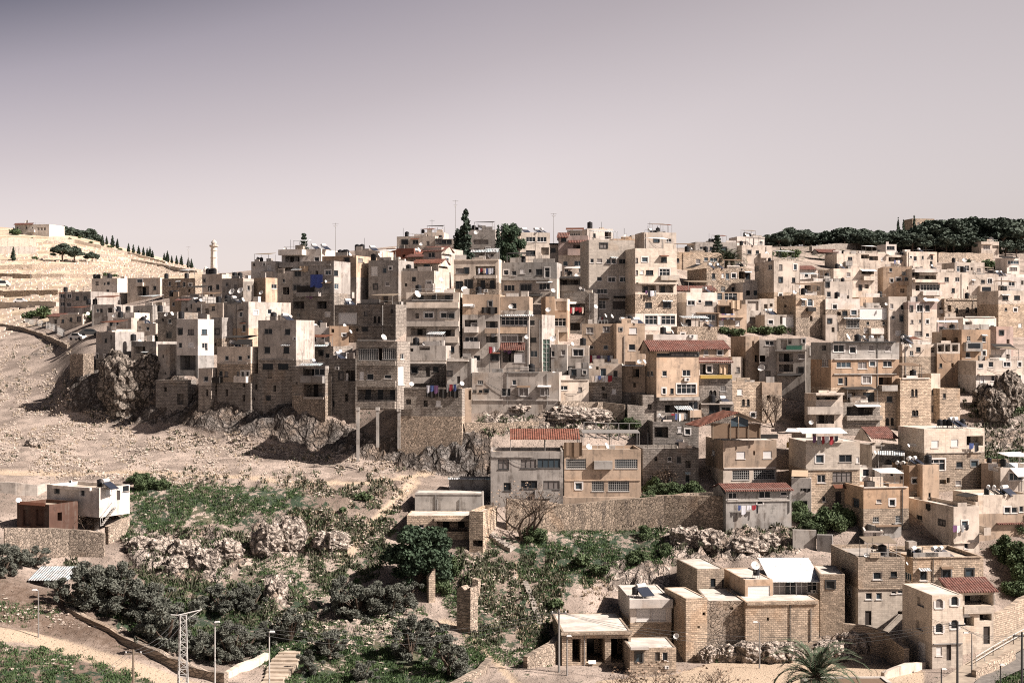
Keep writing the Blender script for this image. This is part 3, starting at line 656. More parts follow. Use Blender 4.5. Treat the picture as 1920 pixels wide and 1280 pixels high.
            dp = (s3 or 1.6)-.03; n = max(1, round(ww/2.2)); dm = MI[rng.choice(['door','glass','hole'])]
            for k in range(n):
                mb = MB(); c = -ww/2+ww*(k+.5)/n; mb.quad((c-.42,dp,-hh/2),(c+.42,dp,-hh/2),(c+.42,dp,min(hh/2-.1,-hh/2+2.1)),(c-.42,dp,min(hh/2-.1,-hh/2+2.1)))
                mb.build('balcony_door', dm, root, loc, rz)
            if t == 'O':
                mb = MB(); hr = hh*.45; n = max(4, round(ww/.16))
                for k in range(n+1): x = -ww/2+ww*k/n; mb.box(x-.015,x+.015,.03,.06,-hh/2,-hh/2+hr)
                mb.box(-ww/2,ww/2,.02,.07,-hh/2+hr,-hh/2+hr+.05); mb.build('railing', MI[suf and 'pale' or 'metal'], root, loc, rz)
        elif t == 'b':
            p = s3 or .9; mb = MB(); a2 = ww/2; b2 = hh/2
            mb.box(-a2,a2,-p,-p+.12,-b2,b2); mb.box(-a2,-a2+.12,-p+.12,-.003,-b2,b2); mb.box(a2-.12,a2,-p+.12,-.003,-b2,b2); mb.box(-a2+.12,a2-.12,-p+.12,-.003,-b2,-b2+.15)
            mm = {'w': M['W'], 'd': M['K'], 'r': MI['red'], 'n': MI['green'], 'k': MI['darkcloth'], 'y': MI['yellow']}.get(suf) or M[mats[0]]
            mb.build('balcony', mm, root, loc, rz)
        elif t == 'r':
            p = s3 or .9; mb = MB(); a2 = ww/2; b2 = hh/2; n = max(4, round(ww/.18))
            for k in range(n+1): x = -a2+ww*k/n; mb.box(x-.015,x+.015,-p,-p+.03,-b2+.12,b2)
            for x in (-a2,a2-.03):
                for k in range(4): mb.box(x,x+.03,-p+.1+k*.2,-p+.13+k*.2,-b2+.12,b2)
                mb.box(x,x+.03,-p+.03,0,b2,b2+.05)
            mb.box(-a2,a2,-p-.01,-p+.04,b2,b2+.05); o = mb.build('railing', MI['pale' if suf == 'w' else 'metal'], root, loc, rz)
            mb = MB(); mb.box(-a2-.05,a2+.05,-p-.05,-.003,-b2-.08,-b2+.1); mb.build('balcony_floor', M['K'], root, loc, rz)
        elif t == 'k':
            mb = MB(); p = s3 or .14; mb.box(-ww/2,ww/2,-p,-.003,-hh/2,hh/2); mb.build('ledge', M['W' if suf == 'w' else 'K' if suf == 'd' else mats[0]], root, loc, rz)
        elif t == 'v':
            p = s3 or 1.3; mb = MB(); a2 = ww/2; b2 = hh/2
            mb.hexa([(-a2,-p,-b2),(a2,-p,-b2),(a2,-.003,b2-.07),(-a2,-.003,b2-.07),(-a2,-p,-b2+.06),(a2,-p,-b2+.06),(a2,-.003,b2),(-a2,-.003,b2)])
            for x in (-a2+.06,a2-.06): mb.box(x-.03,x+.03,-p+.05,-p+.11,-b2-1.2,-b2) if suf.endswith('p') else None
            mb.build('awning', MI[{'r':'tile','d':'darkcloth','w':'white','g':'green','b':'blue','t':'tan','n':'brown','c':'corrg','s':'rust'}[suf[0]]], root, loc, rz)
        elif t == 'x':      # hanging sheet flat against the wall
            mb = MB(); a2 = ww/2; b2 = hh/2; n = 7
            for k in range(n):
                xa, xb = -a2+ww*k/n, -a2+ww*(k+1)/n; ya, yb_ = -.12-.08*math.sin(k*1.9), -.12-.08*math.sin((k+1)*1.9)
                mb.hexa([(xa,ya-.02,-b2+.12*math.sin(k)),(xb,yb_-.02,-b2+.12*math.sin(k+1)),(xb,yb_,-b2+.12*math.sin(k+1)),(xa,ya,-b2+.12*math.sin(k)),(xa,ya-.02,b2),(xb,yb_-.02,b2),(xb,yb_,b2),(xa,ya,b2)])
            o = mb.build({'b':'tarpaulin','t':'tarpaulin','g':'tarpaulin'}.get(suf,'hanging_sheet'), MI[{'b':'blue','t':'tan','d':'darkcloth','g':'green','w':'white','n':'brown'}[suf]], root, loc, rz)
        elif t == 'p':      # drain pipe, cx,cy centre and height
            mb = MB(); mb.tube([(0,-.09,-hh/2),(0,-.09,hh/2)], .06, 5); mb.build('drain_pipe', MI['pale' if suf else 'fgrey'], root, loc, rz)
        elif t == 'l': lc.setdefault('l', []).append((root.matrix_basis if 0 else None, a, z, ww, face))
    if w > 5 and rng.random() < .55:
        mb = MB(); x = rng.uniform(.25, w-.25)
        if not any(h[0]-.15 < x < h[1]+.15 for h in holes['f']):
            mb.tube([(x,-.08,0.5),(x,-.08,H-.3),(x,.02,H-.2)], .055, 5); mb.build('drain_pipe', MI[rng.choice(['pale','fgrey','fdark'])], root)
    if w > 4.5 and d > 3.5 and not fl_ and rng.random() < .85:
        for q in range(rng.choice((1,2,2))):
            mb = MB(); bw, bh = rng.uniform(.7,1.9), rng.uniform(.6,1.5); x = rng.uniform(.4, w-bw-.4); y = rng.uniform(.5, max(.6, d-2)); mb.box(x,x+bw,y,y+rng.uniform(.5,1.3),H-ph+.002,H-ph+bh); mb.build('roof_hutch', M[rng.choice('WCKGA')], root)
        mb = MB(); x = rng.uniform(.4,w-.6); mb.tube([(x,.5,H-ph),(x,.5,H+rng.uniform(1,2.6))], .035, 4); mb.build('roof_pole', MI['metal'], root)
        if rng.random() < .5:
            mb = MB(); xa = rng.uniform(.2,w*.4); xb = rng.uniform(w*.6,w-.2); mb.tube([(xa,.1,H+.55),(xb,.1,H+.55)], .03, 4); 
            for k in range(5): q = xa+(xb-xa)*k/4; mb.tube([(q,.1,H-.02),(q,.1,H+.55)], .025, 4)
            mb.build('roof_railing', MI[rng.choice(['metal','pale','fgrey'])], root)
        if rng.random() < .45 and not any(i_[0] == 't' for i_ in items): items.append(('t', [x0+(x1-x0)*rng.uniform(.2,.8)], 0))
        if rng.random() < .3 and not any(i_[0] == 'H' for i_ in items): items.append(('H', [x0+(x1-x0)*rng.uniform(.2,.8)], 0))
        if rng.random() < .4 and not any(i_[0] == 's' for i_ in items): items.append(('s', [x0+(x1-x0)*rng.uniform(.1,.9), yt-4], 0))
    if w > 3 and not fl_ and rng.random() < .6:
        for q in range(rng.choice((1,2))):
            bl = rng.uniform(.8, w*.45); x = rng.uniform(0.02, w-bl-.02); mb = MB(); mb.box(x,x+bl,.03,.2,H+.002,H+rng.uniform(.25,.95)); mb.build('parapet_block', M[rng.choice([mats[0],mats[0],'K','W'])], root)
    if w > 4 and not fl_:
        for o_ in list(ops):      # small sheet hoods over some windows
            if o_[0] in 'wq' and o_[1] == 'f' and rng.random() < .10:
                hw = o_[4]*.75; zt_ = o_[3]+o_[5]/2+.38; pj = rng.uniform(.5,.8); mb = MB(); mb.hexa([(o_[2]-hw,-pj,zt_-.25),(o_[2]+hw,-pj,zt_-.25),(o_[2]+hw,-.004,zt_-.03),(o_[2]-hw,-.004,zt_-.03),(o_[2]-hw,-pj,zt_-.22),(o_[2]+hw,-pj,zt_-.22),(o_[2]+hw,-.004,zt_),(o_[2]-hw,-.004,zt_)]); mb.build('window_hood', MI[rng.choice(['corrg','rust','white','brown'])], root)
        if rng.random() < .35:
            xa, xb = rng.uniform(.1,w*.3), rng.uniform(w*.6,w-.1); za = H-rng.uniform(.3,2.5); zb_ = H-rng.uniform(.8,4); mb = MB(); mb.tube([(xa+(xb-xa)*q/8,-.05-.1*math.sin(q/8*3.14),za+(zb_-za)*q/8-.5*math.sin(q/8*3.14)) for q in range(9)], .025, 4, cap=False); mb.build('wall_cable', MI['metal'], root)
    if w > 4.5 and d > 3.5 and not fl_ and rng.random() < .42:
        cw = rng.uniform(2.4, min(5, w-.6)); x = rng.uniform(.3, w-cw-.2); cdp = min(d-.8, 3); mk = MI[rng.choice(['corrg','rust','brown','white','wood','darkcloth'])]; hz = rng.uniform(1.9,2.4)
        mb = MB(); mb.hexa([(x,.3,H-ph+hz),(x+cw,.3,H-ph+hz-.1),(x+cw,.3+cdp,H-ph+hz+.35),(x,.3+cdp,H-ph+hz+.3),(x,.3,H-ph+hz+.06),(x+cw,.3,H-ph+hz-.04),(x+cw,.3+cdp,H-ph+hz+.41),(x,.3+cdp,H-ph+hz+.36)]); mb.build('roof_canopy', mk, root)
        for xx_ in (x+.08, x+cw-.08):
            for yy_ in (.4, .2+cdp): mb = MB(); mb.tube([(xx_,yy_,H-ph),(xx_,yy_,H-ph+hz)], .04, 4); mb.build('canopy_post', MI['fgrey'], root)
    if w > 5 and not fl_ and kind in 'ahs' and not any(o_[0] in 'br' for o_ in ops) and rng.random() < .4:
        for q in range(6):      # a later built-out bay or balcony where the wall is free
            bw, bh = rng.uniform(1.8,3.2), rng.uniform(1.0,2.3); xc = rng.uniform(bw/2+.2, w-bw/2-.2); zc = H-rng.uniform(1.8, max(2.2,(min(yb,yt+110)-yt)/F*Cy-1.5))
            if zc < 2 or any(h[0]-.1 < xc+bw/2 and h[1]+.1 > xc-bw/2 and h[2]-.1 < zc+bh/2 and h[3]+.1 > zc-bh/2 for h in holes['f']) or any(o_[0] != 'T' and o_[1] == 'f' and abs(o_[2]-xc) < (o_[4]+bw)/2 and abs(o_[3]-zc) < (o_[5]+bh)/2 for o_ in ops): continue
            pj = rng.uniform(.6,1.1); mb = MB(); mb.box(xc-bw/2,xc+bw/2,-pj,-.003,zc-bh/2,zc+bh/2); o = mb.build('projecting_bay', M[rng.choice('WCKG')], root)
            if bh > 1.5:
                mb = MB(); mb.box(xc-bw*.36,xc+bw*.36,-pj-.03,-pj-.004,zc-.25,zc+bh*.36); mb.build('pane', MI['glass'], o)
            break
    # things on the house
    cnt = {}
    for it in items: cnt.setdefault(it[0], []).append(it)
    for kd, L in cnt.items():
        L.sort(key=lambda q: q[1][0]); nm = names(kd, len(L), phrase)
        for (k, nums, size), lab in zip(L, nm):
            px = nums[0]; off = rng.uniform(.9, 1.6) if kd != 's' else .8
            off = min(off, d*.5)
            if kd in 'tHn':
                s, Y = sx_(px, off); wx, wy = W(s-sA, off); zz = zb+H-ph
                if len(nums) > 1: zz = (640-nums[1])/F*Y
                base = {'t': 1.0, 'H': 1.0, 'n': 1.0}[kd]; scl = (size*Y/F/(1.0 if kd == 't' else 1.7 if kd == 'H' else 4.0)) if size else base
                place(kd, (wx, wy, zz), rng.uniform(-.3,.3)+(math.radians(rng.choice((50,62,70))) if kd == 'H' else 0), scl, lab)
            else:
                wall = nums[1] > yt+2; off = -.35 if (wall and kd == 's') else (-.0 if kd == 'c' else .8)
                s, Y = sx_(px, off); wx, wy = W(s-sA, off); zz = (640-nums[1])/F*Y
                if kd == 's':
                    scl = (size or 9)*Y/F/1.0; place('s', (wx, wy, zz), math.radians(rng.choice((-30,-10,10,25,50,62,70))), scl, lab)
                else: place('c', (wx, wy, zz), th, (size or 9)*Y/F/.85, lab)
    for q, (_, a, z, ww, face) in enumerate(lc.get('l', [])):
        y0 = -.5
        wx, wy = W(a, y0); lr = empty('laundry_line', (wx, wy, zb+z), th, f'clothes drying on a line at the {phrase}' if len(lc['l']) == 1 else f'{ORD[q] if q else "first"} line of drying clothes at the {phrase}', 'laundry', 'washing lines in the town')
        mb = MB(); mb.tube([(-ww/2,0,.03),(0,0,-.03),(ww/2,0,.03)], .015, 4); mb.build('cord', MI['cord'], lr)
        x = -ww/2+.1; 
        while x < ww/2-.2:
            gw = rng.uniform(.3,.7); gh = rng.uniform(.6,1.2); g = MB()
            gw = min(gw, ww/2-x); b1, b2, b3 = rng.uniform(-.05,.05), rng.uniform(-.08,.08), rng.uniform(-.06,.06)
            for k in range(3):
                xa, xb = x+gw*k/3, x+gw*(k+1)/3; ya, yb_ = (b1,b2,b3,b1)[k], (b1,b2,b3,b1)[k+1]
                g.hexa([(xa,ya-.01,-gh+.06*k*(k-2)),(xb,yb_-.01,-gh+.06*(k+1)*(k-1)),(xb,yb_+.01,-gh+.06*(k+1)*(k-1)),(xa,ya+.01,-gh+.06*k*(k-2)),(xa,-.01,0),(xb,-.01,0),(xb,.01,0),(xa,.01,0)])
            g.build('garment', rng.choice(CLOTH), lr); x += gw+rng.uniform(.02,.15)
    HOUSES.append((phrase, root)); return root
# ---------------------------------------------------------------- the houses: phrase | kind | left,right,top,base (photo pixels) | turn,depth[,distance] | walls | openings and things
TOWN = '''
low arcaded hotel on the bare hilltop|h|28,92,421,441|-8,14|W|h5x5 72,429 78,429 84,429 v40x4r 46,420
two-storey house with ochre flank beside the terraces|h|111,170,547,598|-24,12|G@572A|w9x7 117,555 130,555 117,570 129,571 w8x7 145,559 160,559 h3x4 180,560|
stone annexe under the ochre-flanked house|s|172,214,571,606|-10,9|A|w5x6 183,582 190,582 o10x10 206,582 t 166 178 c8 206,590
pale long house beside the hill road|h|112,155,589,616|-26,13|C|w7x7 133,599 148,599 s7 165,588
small white house with three windows near cemetery|h|172,220,522,560|-14,8|W|w6x6 182,531 203,531 202,546 t 178 185 207
white villa with dark ground-floor loggia by cemetery|v|239,300,521,562|-12,9|C|o26x18x2 268,545 w10x8 262,528 b16x7x.6 263,533 w6x7 290,540 t 205
rubble house with lit openings under the terraces|s|304,366,522,556|-14,9|R|w5x8 318,532 335,534 345,533 h5x6 355,545 t 312 350
stone house with tan rubble end wall|s|250,286,573,606|-28,10|A|w5x7 259,585 h4x6 272,588 s6 268,595
long white-parapet roof house above arched window|h|202,252,586,626|-10,7|W|e18x8 226,594 t 222 240 s7 214,592
low cream house beside the tall void building|h|252,292,606,630|-12,7|C|w6x6 262,614 277,616 s7 268,608 276,607 n 290
house with arched window and lit white face|h|216,252,617,694|14,5,263|W|A13x9 229,637 w9x9w 224,660 g8x7 224,670 o24x16x1.8 240,663 c8 249,647 v14x8x1t 244,630
shaded twin-window house on the cliff edge|h|180,216,622,694|-24,7|G@655A|w6x9 197,670 203,670 h4x8 208,632 w5x8 182,668
balcony house on the cliff end|h|246,293,640,694|-18,7|K@650C@680D|o26x13x1.4 262,656 w8x10 274,668 b46x9x1d 268,681 g5x5 290,668 t 250 s8 262,640
narrow grey house beside the deep shade|h|296,318,645,720|-20,5|G|h4x6 306,668 h4x5 310,700
white block raised on pillars above the cliff|h|331,371,598,706|-14,5|W@666K|w7x9 338,622 338,647 w12x9 358,622 g12x9 358,646 w9x9 383,622 384,648 o34x27x4 352,680 t 340 c6 388,654
low house of rubble at the pillared block|s|372,396,690,772|-14,5|C@722D|w9x9 386,710 h6x12 388,736 
grey white-cornered house beside the pillared block|h|396,416,595,664|-30,6|G@634R|w10x9 407,622 h5x6 404,645
white and stained tower house with rooftop railing|t|419,466,566,656|-32,10|G@615T|w8x8 452,589 w9x12 457,615 w7x8 506,584 g7x7 479,586 r40x10x.1 440,564 t 426
cream balcony house with round stone corner|h|407,470,650,768|-20,6|C@681N@716D|w8x8 425,671 450,671 w5x6 466,669 w7x9 414,700 424,701 w5x9 446,701 455,701 464,701 b28x12x.8w 455,711 b16x11x.9k 411,712 h6x12 425,736 457,746 h6x7 457,722 k64x3 438,681 v34x10x.8d 460,641 s6 443,649
tall grey five-storey house with black water marks|a|484,555,600,766|-15,6|G@674D|w15x9 503,621 w11x10 539,622 w11x11 501,656 537,656 w20x10d 502,687 531,687 h6x12 515,728 e10x18 506,700 c8 553,635 k71x2 519,674
orange-lit plaster house behind the rubble yard|h|618,654,611,650|8,6|O|h5x7 624,620 w6x4 645,628 s8 657,622 646,611
small white flat-roofed room with pale door|x|585,618,614,652|-6,5|W|D6x14 590,634 D5x12 581,630 w6x8 606,630 t 600 s7 592,610
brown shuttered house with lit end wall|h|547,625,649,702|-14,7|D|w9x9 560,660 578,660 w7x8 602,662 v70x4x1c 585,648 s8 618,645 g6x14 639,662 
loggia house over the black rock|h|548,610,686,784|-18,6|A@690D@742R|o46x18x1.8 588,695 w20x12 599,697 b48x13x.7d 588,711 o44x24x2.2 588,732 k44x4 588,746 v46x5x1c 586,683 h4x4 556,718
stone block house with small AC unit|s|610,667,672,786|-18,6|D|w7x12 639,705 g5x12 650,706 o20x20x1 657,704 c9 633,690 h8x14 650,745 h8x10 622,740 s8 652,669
blue tarpaulin apartment house|a|549,626,490,612|-17,6|G@550D|w13x9 558,513 556,539 w11x8 615,511 614,537 w7x9 630,512 631,537 x26x24b 594,527 x20x10t 570,504 x38x18d 574,545 b48x8x1.1 582,552 o24x14 560,572 o22x14x1.8 603,572 k76x3 587,497 s8 611,529 h6x9 594,512 l40 580,548
long white penthouse under the antenna mast|v|528,602,467,520|-10,9|W|b48x10x2.2 552,474 o30x12x1.8 548,486 w8x7 594,486 b42x9x1.4d 548,497 o28x10x1.6 546,503 H 592 610 s7 535,467
brown four-window house with bright side|h|604,668,480,586|-17,8|T@520G|w8x6 650,487 w11x8 651,513 652,539 w8x6 676,488 k64x2 636,482 n6 629 t10 638 650 646 s8 656,478
tan house with rows of roof tanks|h|666,712,470,530|-12,7|C|w8x8 690,492 t10 670 679 s9 711,479
grey ashlar house with pale wall patch|h|691,747,488,580|-14,7|A@555D|w6x8 721,507 w7x8 704,538 w7x7 726,532 g12x15 702,508 o9x14 723,560 D8x14 724,557 t 700 l28 690,562
red brick walled roof room|x|724,776,466,498|-10,6|B|h6x5 757,480 s9 780,470 785,469
long low house on the central skyline|h|744,816,443,482|-8,9|C|w10x7 759,454 779,454 n 810 t8 763 s7 745,465 790,458
long glass-fronted house on the skyline|h|816,853,448,484|-8,8|C|w9x8d 822,453 832,453 842,453 t7 790 826
small upper room over the skyline house|x|795,832,436,462|-8,6|C|h4x4 800,442 t6 793
house with two red tiled roofs|h|794,828,464,548|-20,11|C|T790,832,463,472 w12x9 809,478 w11x10 800,501 h5x7 779,501 w6x8 838,488 840,475 D6x12 822,505 v14x3x.6w 823,497
low wing with small red roof|h|764,795,482,524|-18,8|T|T760,797,477,483 w8x7 778,490 h5x7 779,500 s8 752,497
front wing of the red-roofed houses|h|774,822,493,556|-18,7|C|Torange770,826,487,495 w12x10 800,501 h5x7 779,502
white stepped house with corner room|h|748,814,508,580|-12,8|C@560D|w7x7 776,523 w8x10 804,533 b16x14x.6w 806,539 h5x6 761,534 s9 828,524
arched double window stone wall house|s|627,742,571,640|-14,7|D|a5x11 703,599 711,599 g30x16 652,598 D6x8 735,583 s8 649,569 656,569 k112x2 684,611 h5x6 670,618
four-balcony apartment house with white parapet|a|762,861,548,690|-5,8|C@563C|o76x14x1.6 812,557 k98x11x.9 812,572 w15x9 804,591 w10x9 832,591 846,592 h7x10 782,592 k98x10x.9 812,607 o30x13x1.4 785,622 w12x9 806,625 o30x13x1.4 838,624 k96x11x.8 812,637 g9x12 788,652 w6x8 772,656 w7x9 848,655 s15 782,552 r76x6x.9 812,560 p3x120 818,610
patched tan apartment house with shaded balconies|a|867,937,552,702|-6,8|T@590G|w11x8w 889,609 o24x13x1.2 883,606 b26x11x.9w 884,618 o23x12x1.2 922,608 b24x9x.9 922,620 l20 922,618 w22x8w 884,636 b30x13x.9w 885,647 o22x12 922,636 l16 924,650 w11x9 894,671 w12x10 928,670 x30x12d 918,582 w16x3w 879,574 s15 871,544 v18x4x.7w 878,572
enclosed veranda house with dark red awning|a|939,992,556,706|-6,7|T@582G|w46x14w 963,602 b50x12x.5 963,619 w28x10w 954,635 h8x9 975,635 v48x15x1.1r 961,649 D8x16 950,669 g18x16 974,670 o40x20x.8 962,669 s9 958,575 988,632 l20 930,650 p3x120 990,640
narrow shaded column house with white windows|a|992,1016,590,704|-22,6|G@615G|w9x9w 998,605 w11x8 1000,637 w13x11w 1001,663 p3x80 1012,640
orange plaster stair slab house|t|1023,1040,556,660|6,6|O|e6x12 1034,603 s10 1028,581 1032,609
skyline corner house beside the tall cypress|h|879,929,431,486|-10,8|A|s9 893,436 t8 888 t6 894 e28x9 902,454 s7 861,456 w6x6 895,470
shed-roofed attic house over balconies|x|862,936,472,506|-8,6|K|v76x5x.8c 898,471 h9x9 902,481 h5x5 923,479 g8x8 867,481 878,481 s9 916,481
balcony apartment house with drying washing|a|851,935,486,570|-8,8|C@530R|w14x9 862,508 w7x9 875,508 O38x24x1.6 910,511 w13x13 861,534 w12x13 879,533 o36x18x1.4 912,533 k42x6x.8 911,519 c8 911,545 l30 911,503 k84x2 893,488
square house with slanting shade line|h|935,975,443,502|-10,7|C|w10x8 951,455 w8x8 951,479 s11 955,434 c8 962,484
lit flat-roofed house with three solar panels|h|976,1031,436,502|14,8|C|w16x8 995,449 1016,449 w16x8 995,474 h15x14 1022,471 H 986 1009 1020 n8 1038
long shaded house with overhanging ledge|h|939,1044,492,566|-9,8|K@523C|w8x8w 949,511 964,512 h5x6 994,508 w11x10 1011,510 w8x16 1026,511 w18x10 955,540 986,539 1021,537 k94x3x.6d 985,524 g9x9 980,508 s9 1037,545 n5 950 v36x5x1.3d 1000,553
small glazed bay house between skyline neighbours|h|1031,1047,456,520|-6,6|G|w9x8 1037,469 v17x3x.6d 1038,458 w9x7 1036,449
pink-fronted house with red awning balcony|a|1047,1103,442,530|-6,8|P@478C|w9x7 1057,449 w8x8 1060,494 w13x9 1084,494 b36x12x1.1 1083,473 v36x6x1.2r 1084,453 o18x14 1084,466 T1044,1066,437,446 s8 1081,517 1098,515
roof room with rusty canopy beside stair tower|x|1063,1095,432,458|-6,5|K|o26x9x2 1079,437 v34x4x1s 1078,429 v20x5x1d 1083,448 n5 1088
white stair tower with black tank|t|1101,1149,429,470|12,8|W|o13x14 1140,441 t10 1106 n4 1137
big tan apartment house with diagonal shadow|a|1104,1190,450,606|10,9,268|S@542A|w12x8 1132,461 w6x7w 1110,489 w9x7 1124,489 w8x8w 1141,490 1151,490 w12x8 1167,490 w9x7 1124,523 w12x8 1147,524 1169,524 w18x8 1129,546 w18x14 1126,571 D24x15 1161,572 v22x4x.6d 1161,557 s9 1117,575 l14 1122,594
orange-topped long roof room|x|1150,1207,448,476|12,6|O|e48x6 1180,459 t6 1182 g6x10 1155,460
upper tan house on the skyline|h|1208,1267,436,492|14,8|C|w9x6 1231,451 1254,451 n4 1212 1244 t5 1230
lit cream apartment house over rubble ground floor|a|1191,1269,466,612|14,9,264|S@501C@552R@588W|w10x8 1209,487 1245,487 w6x8 1193,488 1193,511 w13x8 1218,511 w18x14w 1246,512 b36x9x.8 1254,521 k78x3x.9 1231,531 o28x14x1.8 1217,542 o29x14x1.8 1249,542 l22 1218,545 w12x9d 1216,572 1251,572 w22x15w 1221,600 w24x15w 1253,600 g8x15 1236,600
black awning terrace house|h|1045,1112,520,560|-10,8|K|o62x13x2 1077,528 v68x4x1.2d 1078,520 b64x11x.5 1077,540 n5 1062
stone house with hanging washing balcony|s|1057,1114,549,626|-10,7|D|o32x22x1.4 1081,580 l28 1081,576 o20x14 1078,612 v22x4x.8w 1070,568 s8 1117,575
cream house with white grid veranda|h|1039,1064,560,640|-8,6|C@582T|w20x14w 1050,604 e20x20 1052,575 b24x9x.4 1052,618 
small white house with dish-covered terrace|h|1033,1063,646,706|-8,6|K|w6x7 1061,635 o22x12 1048,640 w7x9 1036,663 1056,661 s12 1037,635 n4 1050
white cube house with one wide window|h|1064,1104,648,700|-8,6|C@667G|w17x11w 1084,661 t 1093 v38x2x.4d 1084,687 s8 1073,645
low grey room below white cube house|h|1066,1104,690,718|-8,5|K|w9x10 1076,698 w5x6 1096,698
tan twin-shuttered house above the washing line|h|1091,1156,607,690|-4,7|T|w12x10w 1106,619 w12x10w 1137,617 w7x6 1109,651 w8x7 1136,651 l58 1134,666 s8 1135,592 1147,593 H 1172 1196
tan house with lone dish and white shutters|h|1156,1209,606,704|6,7|T|g13x10 1187,620 w4x5 1164,618 w11x10w 1185,651 s9 1199,678 p3x60 1170,660 k52x2w 1183,685
long grey windowless-based house with five white frames|h|885,1048,698,782|-6,6|G|w15x13w 949,735 982,735 1021,734 w6x4d 890,733 901,733 912,733 p2x60 951,725 1026,730 k160x2w 966,750 s8 1039,700 r60x8x.1 980,694
tan end house beside the long grey house|h|1048,1104,711,768|8,6|C|w13x7w 1057,727 k56x2 1076,712
ruined-looking white terrace house with washing|h|1104,1166,682,768|-6,6|C@707D|w10x14w 1131,698 l40 1128,704 b43x10x.5 1126,712 h6x7 1131,728 h9x10 1134,742 h5x6 1120,690 s7 1108,688
curved ruined house in deep shade|h|1166,1210,686,770|-26,7|T@735D|o14x22x1 1192,697 e20x12 1188,712 h6x8 1190,722 v44x3x.6w 1188,685
three-storey house with long red roof|a|1231,1310,657,800|12,7|T@744D|T1217,1312,639,658 w26x5d 1244,665 1271,665 1299,665 w8x9w 1246,700 w14x10w 1287,699 w6x9 1245,733 1260,733 w33x16w 1287,729 b79x6x.9d 1271,747 o44x14x1.8 1268,766 w18x14w 1300,760 b22x14x.9 1301,775 l34 1272,775 c10 1287,711 w5x8 1215,700 1222,700 h5x12 1230,730 s9 1208,678
rear house with second red roof|h|1311,1366,655,730|12,8|T|T1302,1368,639,655 w8x9w 1324,660 w9x10w 1350,660 s9 1320,672
green-trimmed balcony house under low red roof|h|1311,1373,676,790|6,6|W@710D|T1309,1374,671,680 o60x20x1.4 1342,692 w8x11w 1330,692 b60x7x.5y 1342,706 a6x10 1333,737 1340,737 x16x18t 1356,692
white side tower beside the red roofs|t|1373,1392,669,730|8,6|C|w6x9 1384,693
cream arched-window stone house|s|1370,1429,716,790|12,8|N|a5x11 1394,754 1403,754 w8x8 1412,778 
bare brown stone house with creeper|s|1429,1466,717,792|12,8|T@740R|h6x10 1441,746 1451,747
grey glazed room below twin arches|h|1314,1376,756,800|-6,5|D|w17x14 1339,767 w15x9 1361,768 k60x2w 1345,757
tan tower house with corner loggia|t|1398,1423,630,730|14,8|T|o19x13x1.2 1424,672 e4x12 1412,645
shaded block behind the tan tower|h|1424,1456,637,740|-6,7|G|w15x10w 1443,642 o20x12 1425,672 h10x10 1440,700
curved green-panelled house full of clutter|h|1456,1510,634,748|-12,7|G|e11x16 1470,645 b28x8x.5n 1489,652 h6x12 1481,639 w11x9w 1511,638 o26x16x1.6 1474,670 o26x14x1.6 1474,690 w12x9 1503,668 w7x8 1502,694 k60x3x.8d 1484,657 v44x5x1.5d 1480,702 s14 1428,690 
shaded grey house beside wide apartment block|h|1510,1533,648,745|-6,6|K|w7x10 1524,660 w6x9 1526,694 w8x9 1503,694
wide five-storey apartment block with stained walls|a|1558,1686,642,802|14,9|K@664K@674O@726N|w19x12w 1573,653 w11x11 1599,656 w10x10w 1634,652 w11x10w 1665,653 w26x9w 1582,684 w16x11w 1617,685 w10x8w 1636,682 w16x10w 1664,682 w9x10w 1576,714 D6x17 1586,715 w15x12 1625,712 o27x15x1.6 1660,714 b32x11x1.1d 1662,727 w21x15d 1629,744 w11x10 1668,748 a6x13 1664,790 1673,790 k128x2x.25w 1622,673 k128x2x.2 1622,701 h30x12 1590,742 s9 1594,742 p2x100 1645,680 v128x3x.7d 1620,641 w11x13w 1547,680 h8x9 1545,652 s13 1589,632 t 1608 1694 H 1625 1640 1660 1700
low shed terrace before wide apartment block|h|1530,1580,738,818|10,6|C@752C|o44x14x2 1550,742 b70x14x.6 1545,769 D9x16 1557,786 o40x16 1545,786 k56x4x1 1552,738 s9 1521,792 
open grey balconies beside the tall stone tower|h|1580,1650,754,816|10,6|D|o52x16x2 1612,770 v48x4x1.2w 1624,760 b70x9x.7 1618,783 k60x2 1615,797
rough stone tower with paired arches|t|1688,1746,709,806|14,7|N|a5x12 1711,736 1718,736 a6x10 1713,774 1719,774 k57x2w 1717,709 
loggia room on the stone tower|x|1688,1744,657,716|14,7|T@690G|o42x14x1.6 1722,681 w14x10w 1728,681 b40x14x.4 1724,697 g10x12 1693,700 s8 1719,667 1733,664
slim house leaning on the stone tower|h|1746,1763,700,786|14,6|C|w7x8 1751,735 w5x8 1750,767
orange corner house with open-frame neighbour|h|1803,1857,618,716|14,8|O|w7x9 1845,636 w7x8 1845,662 n6 1818 h8x9 1770,637 1792,637
tall shaded wing of the orange corner house|h|1750,1803,622,700|-14,8|T|h8x9 1770,637 1792,637 h6x6 1795,680
open-frame concrete house without windows|u|1757,1800,643,726|10,7|C@663O|o13x14x2.5 1764,652 o10x14x2.5 1777,652 o12x13x2.5 1791,652 h6x8 1749,656 w5x7 1764,685 h5x7 1786,684 h6x10 1751,682
low house behind the open-frame house|h|1692,1756,645,730|12,8|C@668N|h8x10 1749,656 w8x8 1722,655 s7 1706,648 t 1700
white box house with black roof|h|1858,1896,655,690|10,7|W|v40x9x2d 1876,649 h7x8 1890,668
long house with worn front above the rock|h|1830,1922,676,736|14,8|C@703W|w9x8w 1839,686 w9x9 1858,683 w13x8w 1888,683 w6x8 1912,683 w9x7 1842,713 w7x9w 1862,709 w8x9w 1883,712 1898,709 1910,708 k90x3x.5 1874,702 g6x9 1842,712
